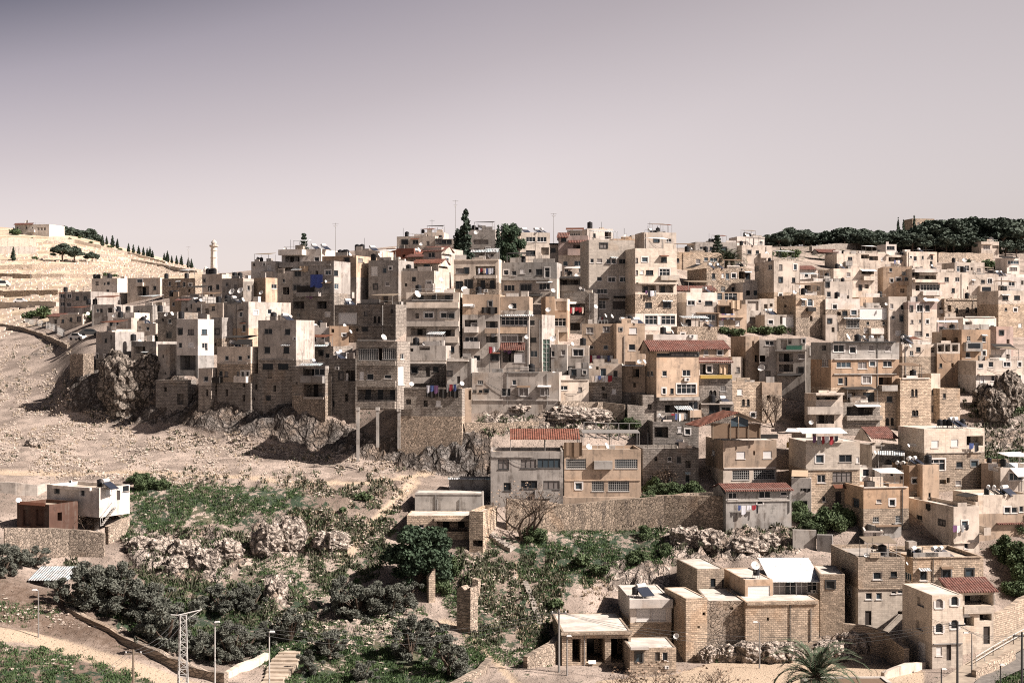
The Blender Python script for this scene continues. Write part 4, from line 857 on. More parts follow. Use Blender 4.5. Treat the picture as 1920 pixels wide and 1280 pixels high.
cream corner house with white-shuttered windows|h|1733,1846,803,922|12,10,flat|S@848N|g13x12 1753,832 1790,830 o34x18x2 1828,826 w12x10 1799,871 w12x10 1827,869 w30x18w 1756,871 h6x10 1778,900 s7 1703,835 g12x4 1711,833 t10 1762 1772 1781 1805 H 1790 1798 k112x2 1790,848 l20 1822,830 h14x8w 1768,903 w10x8w 1797,905
low annexe with red shed roof and terrace|h|1635,1690,834,890|14,7|C|Tshed1632,1682,801,822 o44x9x2 1662,836 p3x30 1652,850 s8 1640,848 n3 1650
pale stone-based house with rooftop washing|h|1511,1612,827,952|6,8,flat|S@879N|w13x13w 1537,860 w22x12 1585,859 w14x13 1540,897 w33x17 1579,894 v86x8x3w 1534,806 l50 1545,817 o70x8x2 1545,822 b70x5x.3 1545,827 D12x22 1572,932 v22x6x1s 1572,911 g8x10 1610,862 k100x3 1562,879 w6x8 1545,935 
white annexe with blue-shaded wall|h|1598,1638,876,924|12,7|W@900W|w12x12 1624,886 h6x6 1670,885 n4 1610
yellow-stair house with rooftop canopy|h|1484,1511,806,884|-20,6|C|b30x10x.6y 1478,836 o18x20x1.6 1495,845 v66x6x2w 1510,806
tan cube house under the wooden gable|h|1356,1456,825,925|8,9,flat|T@880C|g15x12 1389,853 1439,852 e4x8 1414,849 q33x18 1389,890 q42x18 1433,889 k100x2w 1406,877 g5x8 1337,848 h5x14 1330,885 s16 1362,811 t8 1350 b100x8x.1k 1410,818
long grey basement wing with red strip roof|h|1361,1484,916,1006|8,6|K|T1358,1486,907,920 w15x11w 1374,929 w20x12w 1434,927 w12x6w 1470,925 w9x5w 1425,942 k121x3 1422,938 l40 1400,946 p2x40 1480,940
tan end house beside the basement wing|h|1484,1521,896,965|-12,6|W|w12x9w 1507,943 v30x10x2t 1500,886 x18x6d 1510,918 g6x8 1490,938
ochre house with stone lower corner|h|1619,1704,913,994|8,8|O@953N|w9x6w 1648,939 w10x11 1673,942 w9x12 1605,943 k86x2w 1660,913
narrow tan house with one window|t|1705,1729,872,940|12,8|O@920N|w11x8 1716,901 H 1712 1722
tall tan plaster slab house|t|1730,1761,871,950|12,8|T|w4x8 1743,928 t 1740
small shaded stair house with roof panels|h|1640,1706,880,930|-14,8|W|h5x4 1672,890 h6x6 1690,895 H 1700 1690 t 1665
grey-flanked house with hanging washing balcony|h|1788,1836,949,1034|14,16|C|w11x12w 1809,983 b30x14x1 1848,997 l20 1850,985 w9x8 1724,970 w10x8 1766,980 x7x12d 1741,950 w8x11 1812,1022 h5x6 1836,975 k50x2x.2s 1810,1017
pale long house with three white windows|h|1834,1935,927,1010|10,9|C@962T|w11x10w 1889,956 1902,956 w8x10w 1915,954 T1868,1940,974,982 t10 1850 1880 H 1861 1872 1890 v60x5x1.5d 1822,927 b30x8x.5 1825,942 n4 1880
cream end house with white slatted canopy|h|1876,1940,876,940|12,10|C|g11x9 1865,877 v40x14x2w 1912,884 w24x12w 1905,893 t12 1880 n5 1860
grey chimney house behind slatted canopy|h|1840,1876,868,930|-20,8|T|g11x8 1862,876 t9 1855
large stone block house above the walled yard|a|1609,1697,1044,1190|4,11|N@1103S|w15x12 1645,1079 w11x9 1676,1076 w11x11w 1629,1117 w10x11w 1648,1117 w8x5 1676,1110 1688,1109 D12x27 1628,1158 h9x6 1688,1148 k88x2 1653,1103 b20x10x.2 1640,1040 w6x10 1593,1110
sunlit stone wing with two black tanks|a|1712,1844,1044,1135|7,10|N|w13x15w 1732,1079 w14x15 1775,1076 w13x12 1818,1073 w11x13 1702,1080 t12 1706 1722 H 1720 1760 1772 k132x2 1778,1044 s7 1700,1056
white corner house with four arched windows|h|1748,1805,1115,1256|8,8,flat|S@1206S|A15x18 1761,1131 1790,1126 A15x18 1761,1177 1790,1170 g10x15 1761,1220 D9x31 1779,1222 e13x17 1726,1128 e13x18 1724,1172 k57x2d 1777,1206 g12x30 1728,1220
balcony wing with maroon pergola roof|h|1805,1863,1108,1222|8,7|S|Tshed1778,1868,1084,1109 o54x24x3 1834,1122 b58x14x.25 1834,1142 o20x18x1.6 1817,1164 o24x12x1.6 1848,1157 D13x33 1850,1190 g10x8 1812,1150 p3x30 1863,1118
ruined white shed on the rubble mound|d|1621,1656,996,1026|-10,5|W|h6x8 1640,1002 h6x8 1630,1010 k36x3 1638,996 
low block hut behind the ruined shed|d|1640,1690,985,1010|10,5|K|v50x3x.5n 1664,985 h6x8 1655,998
garage with three stone bays|g|1054,1183,1183,1247|4,11,flat|N|o16x44x5 1081,1219 o35x46x5 1117,1219 o33x46x5 1162,1219 k134x5x.4 1118,1186 v14x6x.3w 1110,1240
white shutter house with broad roof band|h|1182,1259,1122,1212|4,10,flat|W@1166N|g26x24 1208,1150 g26x24 1234,1150 k82x16x.5w 1220,1130 t12 1191 H 1207 
low stone gatehouse with open door|s|1181,1268,1214,1262|4,6,flat|N|w10x16d 1198,1232 D9x16 1233,1230 w9x14 1247,1230 k34x5x.6w 1198,1213 s11 1268,1192 c8 1250,1250
fortress-like stone corner with courtyard|s|1286,1326,1121,1244|12,10,168,flat|N|h6x6 1320,1150 e5x5 1310,1175
rough stone bastion under the white shutters|s|1326,1398,1126,1240|1,9,168.3,flat|R|e6x5 1372,1140
long sunlit stone wall house with white roof|s|1398,1536,1126,1238|6,9,168,flat|N|k136x5x.2 1467,1130 p3x60 1520,1170 h4x6 1440,1160
courtyard house with flat whitewashed roof|h|1307,1358,1066,1135|10,11,177,flat|N|w9x14 1337,1092 D7x28 1357,1100 
white-shuttered bay under flat roof|h|1397,1449,1086,1130|8,9,171.5,flat|T|g38x20 1423,1109 s17 1416,1060 t12 1418
veranda house with white corrugated roof|h|1449,1536,1087,1130|6,8,173,flat|C|w21x26w 1461,1101 w20x26w 1482,1101 w20x26w 1503,1101 w17x22w 1523,1098 c9 1524,1108
rough stone end house beside white corrugated roof|s|1538,1584,1076,1240|-4,7,171.5,flat|N|w13x12 1557,1096 e14x16 1500,1175
flat-roofed stone pavilion above the pine|h|763,882,966,1014|-2,11,flat|N|o58x22x2.5 848,985 k70x5x.6 850,973 w8x5 790,986 
raised open porch of the stone pavilion|h|880,906,958,1034|-14,7|N|o20x12x2 895,1018
grey concrete parapet building behind pavilion|h|778,905,924,965|-2,4,flat|K|k127x2x.08 841,926 p2x20 820,945 p2x20 862,945
corrugated metal yard fence house|d|842,928,896,930|-2,3|K|v90x3x.3c 885,897
two-storey grey and tan house under rust canopy|a|920,1056,846,950|0,8|G|w18x17d 944,870 w26x15d 991,869 w38x15d 1029,868 w12x13d 951,912 w27x13d 992,908 w27x14d 1034,909 k76x2 960,856 
tan grille-windowed half of rust canopy house|a|1058,1202,842,934|2,8|T|q38x18 1080,869 q43x17 1174,869 w11x11 1085,911 q23x21 1121,910 q40x21 1160,910 k142x2x.1 1130,900 x34x26n 1074,842 s12 1104,838 1137,836
white house on concrete legs with outer stair|v|88,186,911,966|-24,5.4,193,float|W|w10x10 107,919 w10x12 155,923 g10x9 204,922 D6x18 222,928 w10x10 236,915 k98x6x.4w 137,914 t12 188 H 204 c7 133,902
rusty corrugated shed below the white house|d|32,92,944,990|-22,5,188.5,plain|U|v66x6x.3s 62,944 h8x16 112,968 s11 35,938 e20x30 50,970 e20x30 74,970
cream terrace house among the upper rows|h|1382,1434,444,478|12,8|W|t7 1397 H 1410 e20x6 1390,455
grey skyline house with low windows|h|1304,1381,454,486|10,9|A|w9x6 1317,466 w8x6 1335,466 w10x6 1357,467 t6 1331 1336
low cream skyline house beside the pines|h|1391,1448,460,496|12,9|C|w6x6 1405,473 1420,473 n4 1428 t7 1390 s7 1438,475
long stone house under the grey skyline house|h|1266,1360,473,512|12,9|N|w7x7 1270,488 w8x8 1309,490 w13x6 1338,487 t9 1288 1323 H 1300
rubble house beside the solar pergola|s|1325,1408,503,560|14,14|R|w6x10 1338,518 1364,518 o12x14 1391,516 w8x10 1402,518 v60x8x2d 1310,499 H 1335 1350 1388 t8 1390
tall cream block with dark left flank|t|1451,1499,489,592|16,11|C@548N|w6x9 1464,501 1491,501 w6x8 1464,525 1488,525 w6x9 1444,501 w6x7 1415,505 n4 1450 t6 1443
pink-topped house with stepped roofs|h|1287,1344,548,618|10,8|W@566C|o16x8 1295,543 w12x8 1296,568 w13x7 1329,568 w27x10w 1327,595 c8 1329,603 w5x5 1312,565
white cube with two white windows|h|1393,1427,531,572|16,8|W|w8x9w 1403,549 1417,549 
tan white-framed house with red roof strip|h|1344,1393,548,584|10,7|T|w10x12w 1349,555 w22x14w 1370,555 T1268,1344,537,546
dark loggia house with washing under tan awning|h|1346,1400,570,624|8,7|T|o30x16x2 1360,580 l26 1363,588 x20x16t 1380,571 b50x5x.7 1370,593 g8x9 1353,606 1383,606
brown sheet-walled house beside loggia|h|1398,1427,562,612|14,6|G|e22x18 1412,573 h16x12 1413,600
white and ochre double hut over the hedge|h|1434,1491,590,626|12,6|C|w8x7 1445,604 h5x15 1465,600 g24x16 1479,603 H 1440 1448
stone house with round-headed balcony window|s|1492,1548,553,632|16,10|N@595R|A10x14 1519,567 b16x7x.8k 1519,580 h5x10 1521,597 h5x4 1470,558 h5x5 1472,574 s8 1490,548
white rendered side house with red crane hook|h|1546,1598,528,606|14,8|C@560T|w5x8 1534,541 w6x8 1552,534 h5x6 1590,557 w7x9 1554,552 s9 1555,530 t7 1580
ruin-fronted house with long red opening|h|1548,1612,560,640|10,7|W@580R|h8x7 1573,588 w9x8 1584,587 w10x8 1601,586 q28x16 1600,607 w8x14 1568,611
grey wall house with large white hoarding|h|1611,1666,577,640|12,8|W@599R|g52x20 1639,587 w5x5 1627,606 1657,606 h5x5 1655,600 w5x7 1573,588
cream house with four small windows|h|1666,1700,556,646|14,8|C|w6x8 1672,574 1692,576 w7x6 1675,595 w9x10 1692,597 s6 1662,570 
long brown roof house behind hoarding|h|1610,1668,557,590|10,8|T|n3 1620 s6 1640,556
peach house with white double windows|h|1703,1757,566,652|12,8|P@580C|w11x11w 1725,578 w9x11w 1739,578 w4x9 1709,579 w5x6 1710,603 w3x5 1725,602 w5x7 1739,603 w14x8 1722,625 w6x6 1739,628 t9 1716 p2x60 1729,600 v30x5x.8w 1744,562
unfinished arched stone house with bare pillars|u|1771,1853,560,614|12,8|R|a5x9 1794,582 a7x9 1814,581 w7x7 1833,582 o8x12 1780,578 w6x8 1856,580 w6x8 1864,580 p4x34 1824,578 1848,578 k80x2 1812,562
white ribbed house with carport|h|1806,1868,596,656|14,8|W|o14x10x2 1816,608 w8x7 1838,613 h4x6 1849,613 w7x7 1860,614 h4x6 1850,636 k62x2 1837,594
bright cream house on a stone base|h|1872,1925,545,632|14,10|C@570N|w11x7 1885,559 1907,558 w5x5 1886,580 w6x6 1904,581 h9x6 1893,615 t8 1880
cream terrace house below the pine forest|h|1700,1757,472,512|16,10|C|w4x6 1730,483 w5x6 1746,493 w6x8 1716,485
white tower room near the long wall|t|1661,1681,458,496|12,7|W|w14x6 1670,465 e16x5 1670,476
shaded flat house beside tower room|h|1608,1662,475,506|10,9|C|w7x6 1644,469 o16x8x2 1622,481 o18x8 1638,484 t6 1648 v30x4x1w 1700,473
low cream veranda house on the upper slope|h|1656,1700,478,508|12,9|C|o30x8x2 1680,486 l16 1682,488 t6 1690
tan house below the boundary wall|h|1569,1612,476,508|14,9|C|w8x6 1594,485 t6 1581 n3 1600
cream balcony house with deep roof shade|h|1563,1640,504,560|14,10|C|w7x7 1591,515 o26x10x2 1627,509 b26x8x1 1628,522 w4x7 1653,520 t8 1569 H 1580 v30x4x1.2w 1626,507 h9x8 1625,537
stepped balcony house with white bands|a|1710,1762,504,580|14,9|C|o18x9x1.6 1716,515 k52x6x.8w 1735,508 w5x6 1700,523 w5x6 1690,524 k52x6x.9 1735,527 o44x10x1.8 1736,521 w38x10w 1745,539 k40x8x.9w 1745,550 o12x10 1722,540
broad shaded house of stepped balconies|h|1656,1710,500,572|-6,9|T|w5x6 1670,506 1672,526 w8x6 1685,524 b20x8x.8 1695,531 w7x7 1700,523 h8x8 1692,545
cream two-window house on the right slope|h|1762,1816,511,560|14,9|C|w8x8 1775,524 w8x7 1795,524 t9 1805 h4x6 1815,540
long low stone-edged house under the forest|h|1790,1846,492,524|12,9|C|w8x9 1813,503 w10x9 1799,504 w7x6 1835,506 t7 1788 h4x5 1822,504
grey flat house with small square windows|h|1816,1871,515,556|10,9|C|w4x5 1825,530 w7x6 1843,528 w8x8 1856,527 t7 1808 H 1872 1880
pale end house on the upper slope|h|1870,1930,519,556|12,9|W|w11x8 1897,532 h5x8 1917,530 e50x8 1900,512
white hut against the boundary wall|h|1840,1873,453,482|10,8|C|w12x7 1850,464 h14x6 1867,463 c6 1880,466
slatted white house near the forest edge|h|1888,1912,483,515|12,8|W|w20x6 1900,492 w14x5 1900,504 v34x3x1.5d 1890,483
small white-roofed hut below the pines|h|1562,1592,470,492|10,7|W|T1534,1572,468,474 w5x4 1578,480
red-hipped villa near the tall cream block|v|1500,1530,504,530|12,8|W|T1498,1532,499,506 w6x5 1512,516
cream terraced house behind the big cypress gap|h|1204,1268,436,470|10,6|C|
cream house behind the arched balcony house|h|1525,1562,522,560|14,9|W|w5x8 1534,540 w6x8 1552,532
dark-porched row house over the white cube|h|1500,1545,527,572|10,8|C|o14x11x2 1515,540 h5x8 1535,541 s10 1496,537
yellow-banded house beside the unfinished arches|h|1752,1782,556,610|10,7|C|x14x6t 1788,560 w6x6 1764,580 b18x7x.8w 1767,584
white washed roof house between the tall towers|h|1770,1806,594,640|10,7|C|w12x8 1780,604 h6x8 1795,612
small grey house below the pale dome|h|379,416,514,570|-14,8|C|w4x5 383,526 w8x8 394,540 w6x8 408,538 h5x6 396,552 t9 390 397 402
grey corner house with twin dishes|h|416,456,522,576|-16,7|A|w6x6 442,537 h7x7 434,560 w4x6 425,533 t 450 440
lit cream house right of the twin dishes|h|456,476,528,580|12,7|C|w4x8 466,540 s12 435,547 451,545
white skyline house with rooftop tanks|h|471,516,490,540|-14,8|W|h5x6 476,496 w4x5 495,496 t7 484 490 n4 500
brown house with lit window behind blue tarpaulin|h|476,498,521,575|-34,10|T|w9x7 514,537 h4x7 532,525 s9 490,549
bright cream rear house with outside stairs|h|520,552,512,590|-12,7|C|w4x6 532,526 o14x14x1.5 536,545 
rooftop shack with red and grey sheets|d|340,380,556,600|-12,6|K|v30x4x1r 345,562 w6x6 362,575 h5x6 350,580 s7 377,563
low stone hut with pale roof tanks|h|318,344,556,600|-16,6|T|w5x6 325,570 t 322 330 s7 335,562
flat grey house behind the white pillared block|h|360,418,568,620|-14,7|C|w7x6 372,580 h9x10 388,583 w6x6 400,578 H 370 t 410
grey rubble house over the shaded gulley|s|296,332,585,650|-14,7|D|h5x6 305,600 w6x7 318,602 t 300 s8 312,590 322,588
stepped white rooms below the cream terrace|h|212,246,596,640|-14,6|C|w5x6 220,606 t 226
red pantile house at the hill road end|h|92,112,592,612|-10,7|G|T88,114,588,594 h6x8 104,603
grey house on the rock with iron gate|h|1762,1800,728,795|12,6|N|w5x8 1771,742 h5x7 1806,756
pale terrace room under the solar panels|x|1690,1736,640,668|12,6|W|H 1700 1710 g8x6 1720,650
white roof terrace behind the long red roof|h|1225,1308,627,668|10,6|W|c9 1296,630 s8 1260,622
rubble retaining house below the hedge|s|1270,1345,612,660|6,5|R|h5x5 1300,630
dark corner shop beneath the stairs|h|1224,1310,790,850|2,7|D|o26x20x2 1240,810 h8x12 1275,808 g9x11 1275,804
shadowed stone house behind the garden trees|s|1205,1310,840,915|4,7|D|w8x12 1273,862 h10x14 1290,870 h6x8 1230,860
'''
for _l in TOWN.strip().split('\n'):
    if _l.strip(): house(_l)
MORE = '''
grille-balcony house on tall pillars over the rock|a|668,745,640,768|-8,6,217,float|D@676D|o74x24x1.8 706,664 q40x21 691,664 q27x21 730,663 k77x9x.3 706,681 w12x10w 694,706 w12x7w 727,706 g8x13 678,704 k78x12x.5 706,719 O74x20x1.8 706,740 b78x13x.8 706,759 w6x9 754,668 g12x30 752,704 s13 719,633 r74x4x.1 706,636
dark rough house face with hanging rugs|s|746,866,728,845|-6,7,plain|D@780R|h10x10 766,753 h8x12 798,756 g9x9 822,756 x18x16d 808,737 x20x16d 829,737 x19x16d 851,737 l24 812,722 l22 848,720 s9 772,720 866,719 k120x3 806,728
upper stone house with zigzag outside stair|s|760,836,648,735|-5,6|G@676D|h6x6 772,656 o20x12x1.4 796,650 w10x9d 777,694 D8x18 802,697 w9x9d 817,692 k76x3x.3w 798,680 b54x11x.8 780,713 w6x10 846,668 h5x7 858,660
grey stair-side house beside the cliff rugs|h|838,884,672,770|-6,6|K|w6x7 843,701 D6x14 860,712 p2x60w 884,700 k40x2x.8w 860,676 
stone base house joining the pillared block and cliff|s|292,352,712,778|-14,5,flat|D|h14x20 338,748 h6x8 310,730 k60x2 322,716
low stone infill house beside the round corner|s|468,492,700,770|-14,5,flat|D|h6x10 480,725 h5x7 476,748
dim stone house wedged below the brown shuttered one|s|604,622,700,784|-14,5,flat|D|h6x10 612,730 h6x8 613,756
small white room squeezed beside the loggia house|x|544,556,676,720|-10,4,flat|G|h5x8 550,690
grey roof shed above the four-balcony apartments|x|866,884,540,560|-6,4,flat|W|h6x6 874,548
shaded block under the patched apartment balconies|h|862,890,690,720|-6,4,flat|K|h8x10 876,704
lit plaster room by the green glass shaft|x|1031,1046,618,650|-4,4,flat|C|w7x8 1038,630
low ochre house under the long red roof block|h|1205,1232,740,800|10,5,flat|D|h8x10 1218,762
clutter-topped stone house between two red roofs|s|1300,1314,676,760|6,5,flat|N|h5x8 1307,700
pale hut before the wide apartment block steps|x|1462,1486,690,730|-8,4,flat|K|h8x8 1474,704
cream lean-to under the tall cream block|h|1424,1452,560,600|10,5,flat|C|h7x8 1436,574 h6x6 1446,572
white terrace house over the arched balcony|h|1548,1570,590,640|10,5,flat|C|w6x7 1556,602 h6x9 1562,618
stepped cream rooms above the ribbed white house|h|1758,1776,606,650|10,5,flat|P|w6x7 1766,618
low pink house at the far slope corner|h|1868,1900,612,668|10,6,flat|P|w7x7 1878,624 h6x8 1890,640
grey porch house left of the orange corner|h|1738,1760,596,648|8,6,flat|C|w6x7 1748,610 h6x8 1752,628
lit buttress house over the rock tombs|h|866,884,728,800|10,5|T|h5x18 881,740
stone building half hidden behind the pine forest|h|1711,1752,410,470|10,10,556,flat|N|w4x6 1722,420 1740,420
near dark flat roof at the bottom edge|h|1556,1726,1322,1345|2,6,69,dark|K|
'''
for _l in MORE.strip().split('\n'):
    if _l.strip(): house(_l)
for _k, _o in PROTO.items():
    pass
# ---------------------------------------------------------------- walls on the land
def stone_wall(label, pts, thick=.5, mat='R', name='stone_wall', cat='wall', D=None):
    P = []
    for px, yt, yb in pts:
        d = D or Dof(px, yb); p = at(px, yb, d); P.append((p, (640-yt)/F*d))
    fine = []
    for (a, za), (b, zb_) in zip(P, P[1:]):
        n = max(1, int((b-a).length/1.5))
        for i in range(n): t = i/n; fine.append((a.lerp(b, t), za+(zb_-za)*t))
    fine.append(P[-1])
    o = P[0][0].copy(); root = empty(name, o, 0, label, cat, 'stone walls on the slope'); mb = MB(); m = len(fine); rr = random.Random(label)
    cap = MB(); prev = None
    for i, (p, z) in enumerate(fine):
        a = fine[max(i-1,0)][0]; b = fine[min(i+1,m-1)][0]; d = Vector((b.x-a.x, b.y-a.y, 0)).normalized(); n = Vector((d.y, -d.x, 0))
        if n.y > 0: n = -n
        g = min(ground(p.x, p.y), ground(p.x-n.x*thick, p.y-n.y*thick), ground(p.x+n.x, p.y+n.y))-.8
        z += rr.uniform(-.14,.10)
        q = [p+n*thick/2, p-n*thick/2]; cur = [(q[0].x-o.x,q[0].y-o.y,g-o.z),(q[0].x-o.x,q[0].y-o.y,z-o.z),(q[1].x-o.x,q[1].y-o.y,z-o.z),(q[1].x-o.x,q[1].y-o.y,g-o.z)]
        if prev:
            for k in (0,1,2): mb.quad(prev[k], cur[k], cur[k+1], prev[k+1])
        if i in (0, m-1): mb.quad(*cur)
        prev = cur
    mb.build('masonry', M[mat], root); return root
WALLS = [
 ('long dry stone wall bounding the olive grove', [(128,1137,1143),(180,1163,1172),(240,1193,1208),(300,1220,1238),(360,1246,1265),(424,1262,1282)], .7, 'R'),
 ('curved stone wall rounding the lower olive terrace', [(830,1284,1296),(872,1268,1280),(900,1252,1264),(914,1238,1248),(916,1230,1238)], .7, 'R'),
 ('high rubble wall curling beside the three-bay garage', [(985,1228,1252),(1010,1216,1248),(1035,1204,1240),(1048,1190,1225),(1052,1180,1205)], .8, 'R'),
 ('tall terrace wall of rubble under the grille-windowed house', [(950,934,992),(1060,944,994),(1150,936,990),(1245,928,990),(1362,930,1000)], .8, 'Q'),
 ('low plastered ledge wall above the terrace rubble wall', [(1050,930,943),(1120,932,942),(1190,930,940)], .5, 'T'),
 ('low sunlit wall below the dark house drop', [(872,792,812),(950,792,808),(1010,790,806)], .6, 'R'),
 ('broken rubble wall beneath the five-framed long house', [(1048,750,792),(1100,752,784),(1130,752,782),(1172,757,790)], .6, 'R'),
 ('shaded block wall closing the dark alley', [(1176,758,800),(1208,760,800)], .6, 'D'),
 ('garden wall of rubble above the asphalt street', [(1858,1154,1208),(1885,1140,1192),(1912,1122,1172),(1950,1100,1150)], .6, 'N'),
 ('low kerb wall below the white railing', [(1826,1257,1275),(1862,1238,1262),(1900,1215,1240)], .5, 'R'),
 ('stone yard wall with swept shoulder', [(1580,1166,1220),(1620,1172,1222),(1660,1182,1230),(1700,1215,1252)], .6, 'N'),
 ('pale low parapet along the walled yard', [(1655,1258,1272),(1700,1242,1262),(1732,1240,1254)], .5, 'C'),
 ('grey field wall of the steep graveyard edge', [(0,606,613),(40,612,619),(80,625,632),(112,638,645),(128,645,652)], .6, 'R'),
 ('tall lit stone wall at the hill road bend', [(134,664,712),(158,662,706),(176,662,698)], .6, 'R'),
 ('long boundary wall beneath the pine forest', [(1520,462,474),(1560,457,468),(1660,455,466),(1760,455,468),(1860,456,466),(1960,456,466)], .8, 'D'),
 ('rough retaining wall under the boundary wall', [(1758,473,492),(1810,474,492),(1860,475,490)], .6, 'R'),
 ('tall pale retaining wall on the graveyard brow', [(-20,445,462),(20,447,462),(68,447,463)], 1.0, 'S'),
 ('shaded graveyard wall under the hilltop hotel', [(0,462,476),(30,462,476),(68,462,476)], .8, 'A'),
 ('upper graveyard terrace wall along the cypress row', [(92,444,452),(140,449,456),(190,461,467),(240,472,478),(280,482,487),(312,490,496)], .9, 'S'),
 ('middle graveyard terrace wall with ledges', [(180,474,480),(220,481,487),(245,485,490),(275,490,495),(310,496,502),(372,508,514)], .9, 'C'),
 ('lower graveyard terrace wall of tan stone', [(-20,497,505),(60,496,504),(120,494,502),(175,497,503)], .9, 'R'),
 ('long tan wall on the graveyard slope', [(0,512,521),(60,514,522),(120,513,521),(185,514,520)], .9, 'R'),
 ('banked graveyard wall above the car lane', [(-20,545,556),(40,545,556),(110,543,553)], .9, 'R'),
 ('stepped graveyard wall beside the ochre house', [(-20,566,580),(30,566,579),(70,564,577),(108,565,576)], .9, 'C'),
 ('shady stone base wall under the rusty shed', [(8,989,1032),(60,990,1036),(130,990,1042),(196,998,1046)], .7, 'R'),
 ('sloped wall running down beside the wooden gate', [(200,985,1020),(218,978,1010),(240,968,988)], .6, 'R'),
 ('rough field wall behind the white house', [(0,902,922),(30,905,925),(68,908,926),(90,905,915)], .6, 'A'),
 ('freestanding ruined stone pier with lit edge', [(862,1101,1178),(870,1096,1180),(878,1104,1182),(889,1099,1186)], 1.3, 'R'),
 ('ruined stone wall stub under the pine', [(802,1078,1124),(814,1062,1122)], 1.0, 'N'),
 ('broken stone upright beside the ruined arch', [(888,1084,1116),(899,1084,1118)], 1.0, 'R'),
 ('grey retaining block below the ruined shed', [(1486,992,1030),(1530,994,1030)], .6, 'K'),
 ('square grey retaining panel under the hedge', [(1532,1000,1032),(1561,1000,1034)], .7, 'K'),
 ('low stone bank edging the lower path', [(424,1258,1270),(450,1245,1258),(480,1232,1246),(500,1222,1236)], .6, 'S'),
 ('crumbling garden wall under the shaded alley trees', [(1205,925,940),(1260,927,942),(1310,922,940),(1355,925,945)], .5, 'R'),
]
for l, p, t, m in WALLS: stone_wall(l, p, t, m)
# ---------------------------------------------------------------- steps
def steps(label, a, b, n, wid, mat):
    A, B = surf(*a), surf(*b); root = empty('stone_steps', A, 0, label, 'steps', 'outdoor stairs'); d = B-A; h = Vector((d.x,d.y,0)).normalized(); s = Vector((-h.y,h.x,0))*wid/2; mb = MB()
    for i in range(n):
        p = d*(i/n); q = d*((i+1)/n); z = q.z+.12+random.Random(label+str(i)).uniform(-.08,.05); s = s*random.Random(str(i)+label).uniform(.85,1.17)
        c = [Vector((p.x,p.y,0))-s, Vector((p.x,p.y,0))+s, Vector((q.x,q.y,0))+s, Vector((q.x,q.y,0))-s]
        mb.hexa([(v.x,v.y,min(p.z,q.z)-.9) for v in c]+[(v.x,v.y,z) for v in c])
    mb.build('tread', MI[mat], root); return root
steps('rough stone steps climbing the green slope', (1014,1172), (984,1090), 15, .8, 'roof2')
steps('broad stone steps by the lower path', (508,1285), (545,1225), 9, 2.1, 'roof3')
steps('stair flight beside the green shaded yard wall', (1224,800), (1262,792), 8, 1.4, 'roof2')
steps('concrete stairs beside the pavilion porch', (962,1032), (912,1000), 10, 1.2, 'roof2')
# ---------------------------------------------------------------- street
def ribbon(name, pts, wid, mat, up=.12, label=None):
    mb = MB(); prev = None
    for i, (px, py, k) in enumerate(pts):
        a, b = onground(px, py), onground(px+wid*k, py+wid*.62*k); 
        cur = [(a.x,a.y,a.z+up),(b.x,b.y,b.z+up)]
        if prev: mb.quad(prev[0], cur[0], cur[1], prev[1])
        prev = cur
    return tag(mb.build(name, mat), label, None, None, 'structure')
def flat_poly(name, pts, mat, up):
    P = [onground(*p) for p in pts]; me = bpy.data.meshes.new(name); n = len(P)//2; mb = MB()
    for i in range(n-1):
        q = [P[i], P[i+1], P[2*n-2-i], P[2*n-1-i]]; mb.quad(*[(v.x,v.y,v.z+up) for v in q])
    return tag(mb.build(name, mat), None, None, None, 'structure')
asph = NT('worn_asphalt'); _n = asph.noise(asph.obj(), 1.2, 6, .7); ASPH = asph.fin(asph.mix(asph.ramp(_n,.35,.7), (.13,.12,.11), (.21,.19,.17)), .9)
conc = NT('dusty_street'); _n = conc.noise(conc.obj(), .9, 6, .7); CONC = conc.fin(conc.mix(conc.ramp(_n,.35,.7), (.27,.225,.18), (.40,.335,.265)), .9)
flat_poly('street', [(1735,1300),(1790,1262),(1830,1236),(1868,1210),(1905,1186),(1950,1160),(1998,1182),(1935,1212),(1890,1238),(1850,1262),(1830,1278),(1800,1305)], CONC, .35)
flat_poly('side_street', [(1800,1312),(1834,1277),(1853,1261),(1893,1237),(1938,1211),(1985,1230),(1925,1255),(1880,1275),(1860,1290),(1840,1312)][:10], ASPH, .30)
def rail(label, pts, h=1.0, mat='pale'):
    P = [onground(*p) for p in pts]; root = empty('guard_rail', P[0], 0, label, 'railing'); o = P[0]; r = MB()
    for k in (1,.55): r.tube([tuple(p-o+Vector((0,0,.35+h*k))) for p in P], .05, 5)
    r.build('rail', MI[mat], root)
    for p, q in zip(P, P[1:]):
        n = max(1, round((q-p).length/2))
        for i in range(n+1): v = p.lerp(q, i/n)-o; m = MB(); m.tube([(v.x,v.y,v.z-.2),(v.x,v.y,v.z+.35+h)], .05, 5); m.build('post', MI[mat], root)
rail('white pipe railing along the asphalt street', [(1830,1254),(1862,1234),(1900,1212),(1925,1198)])
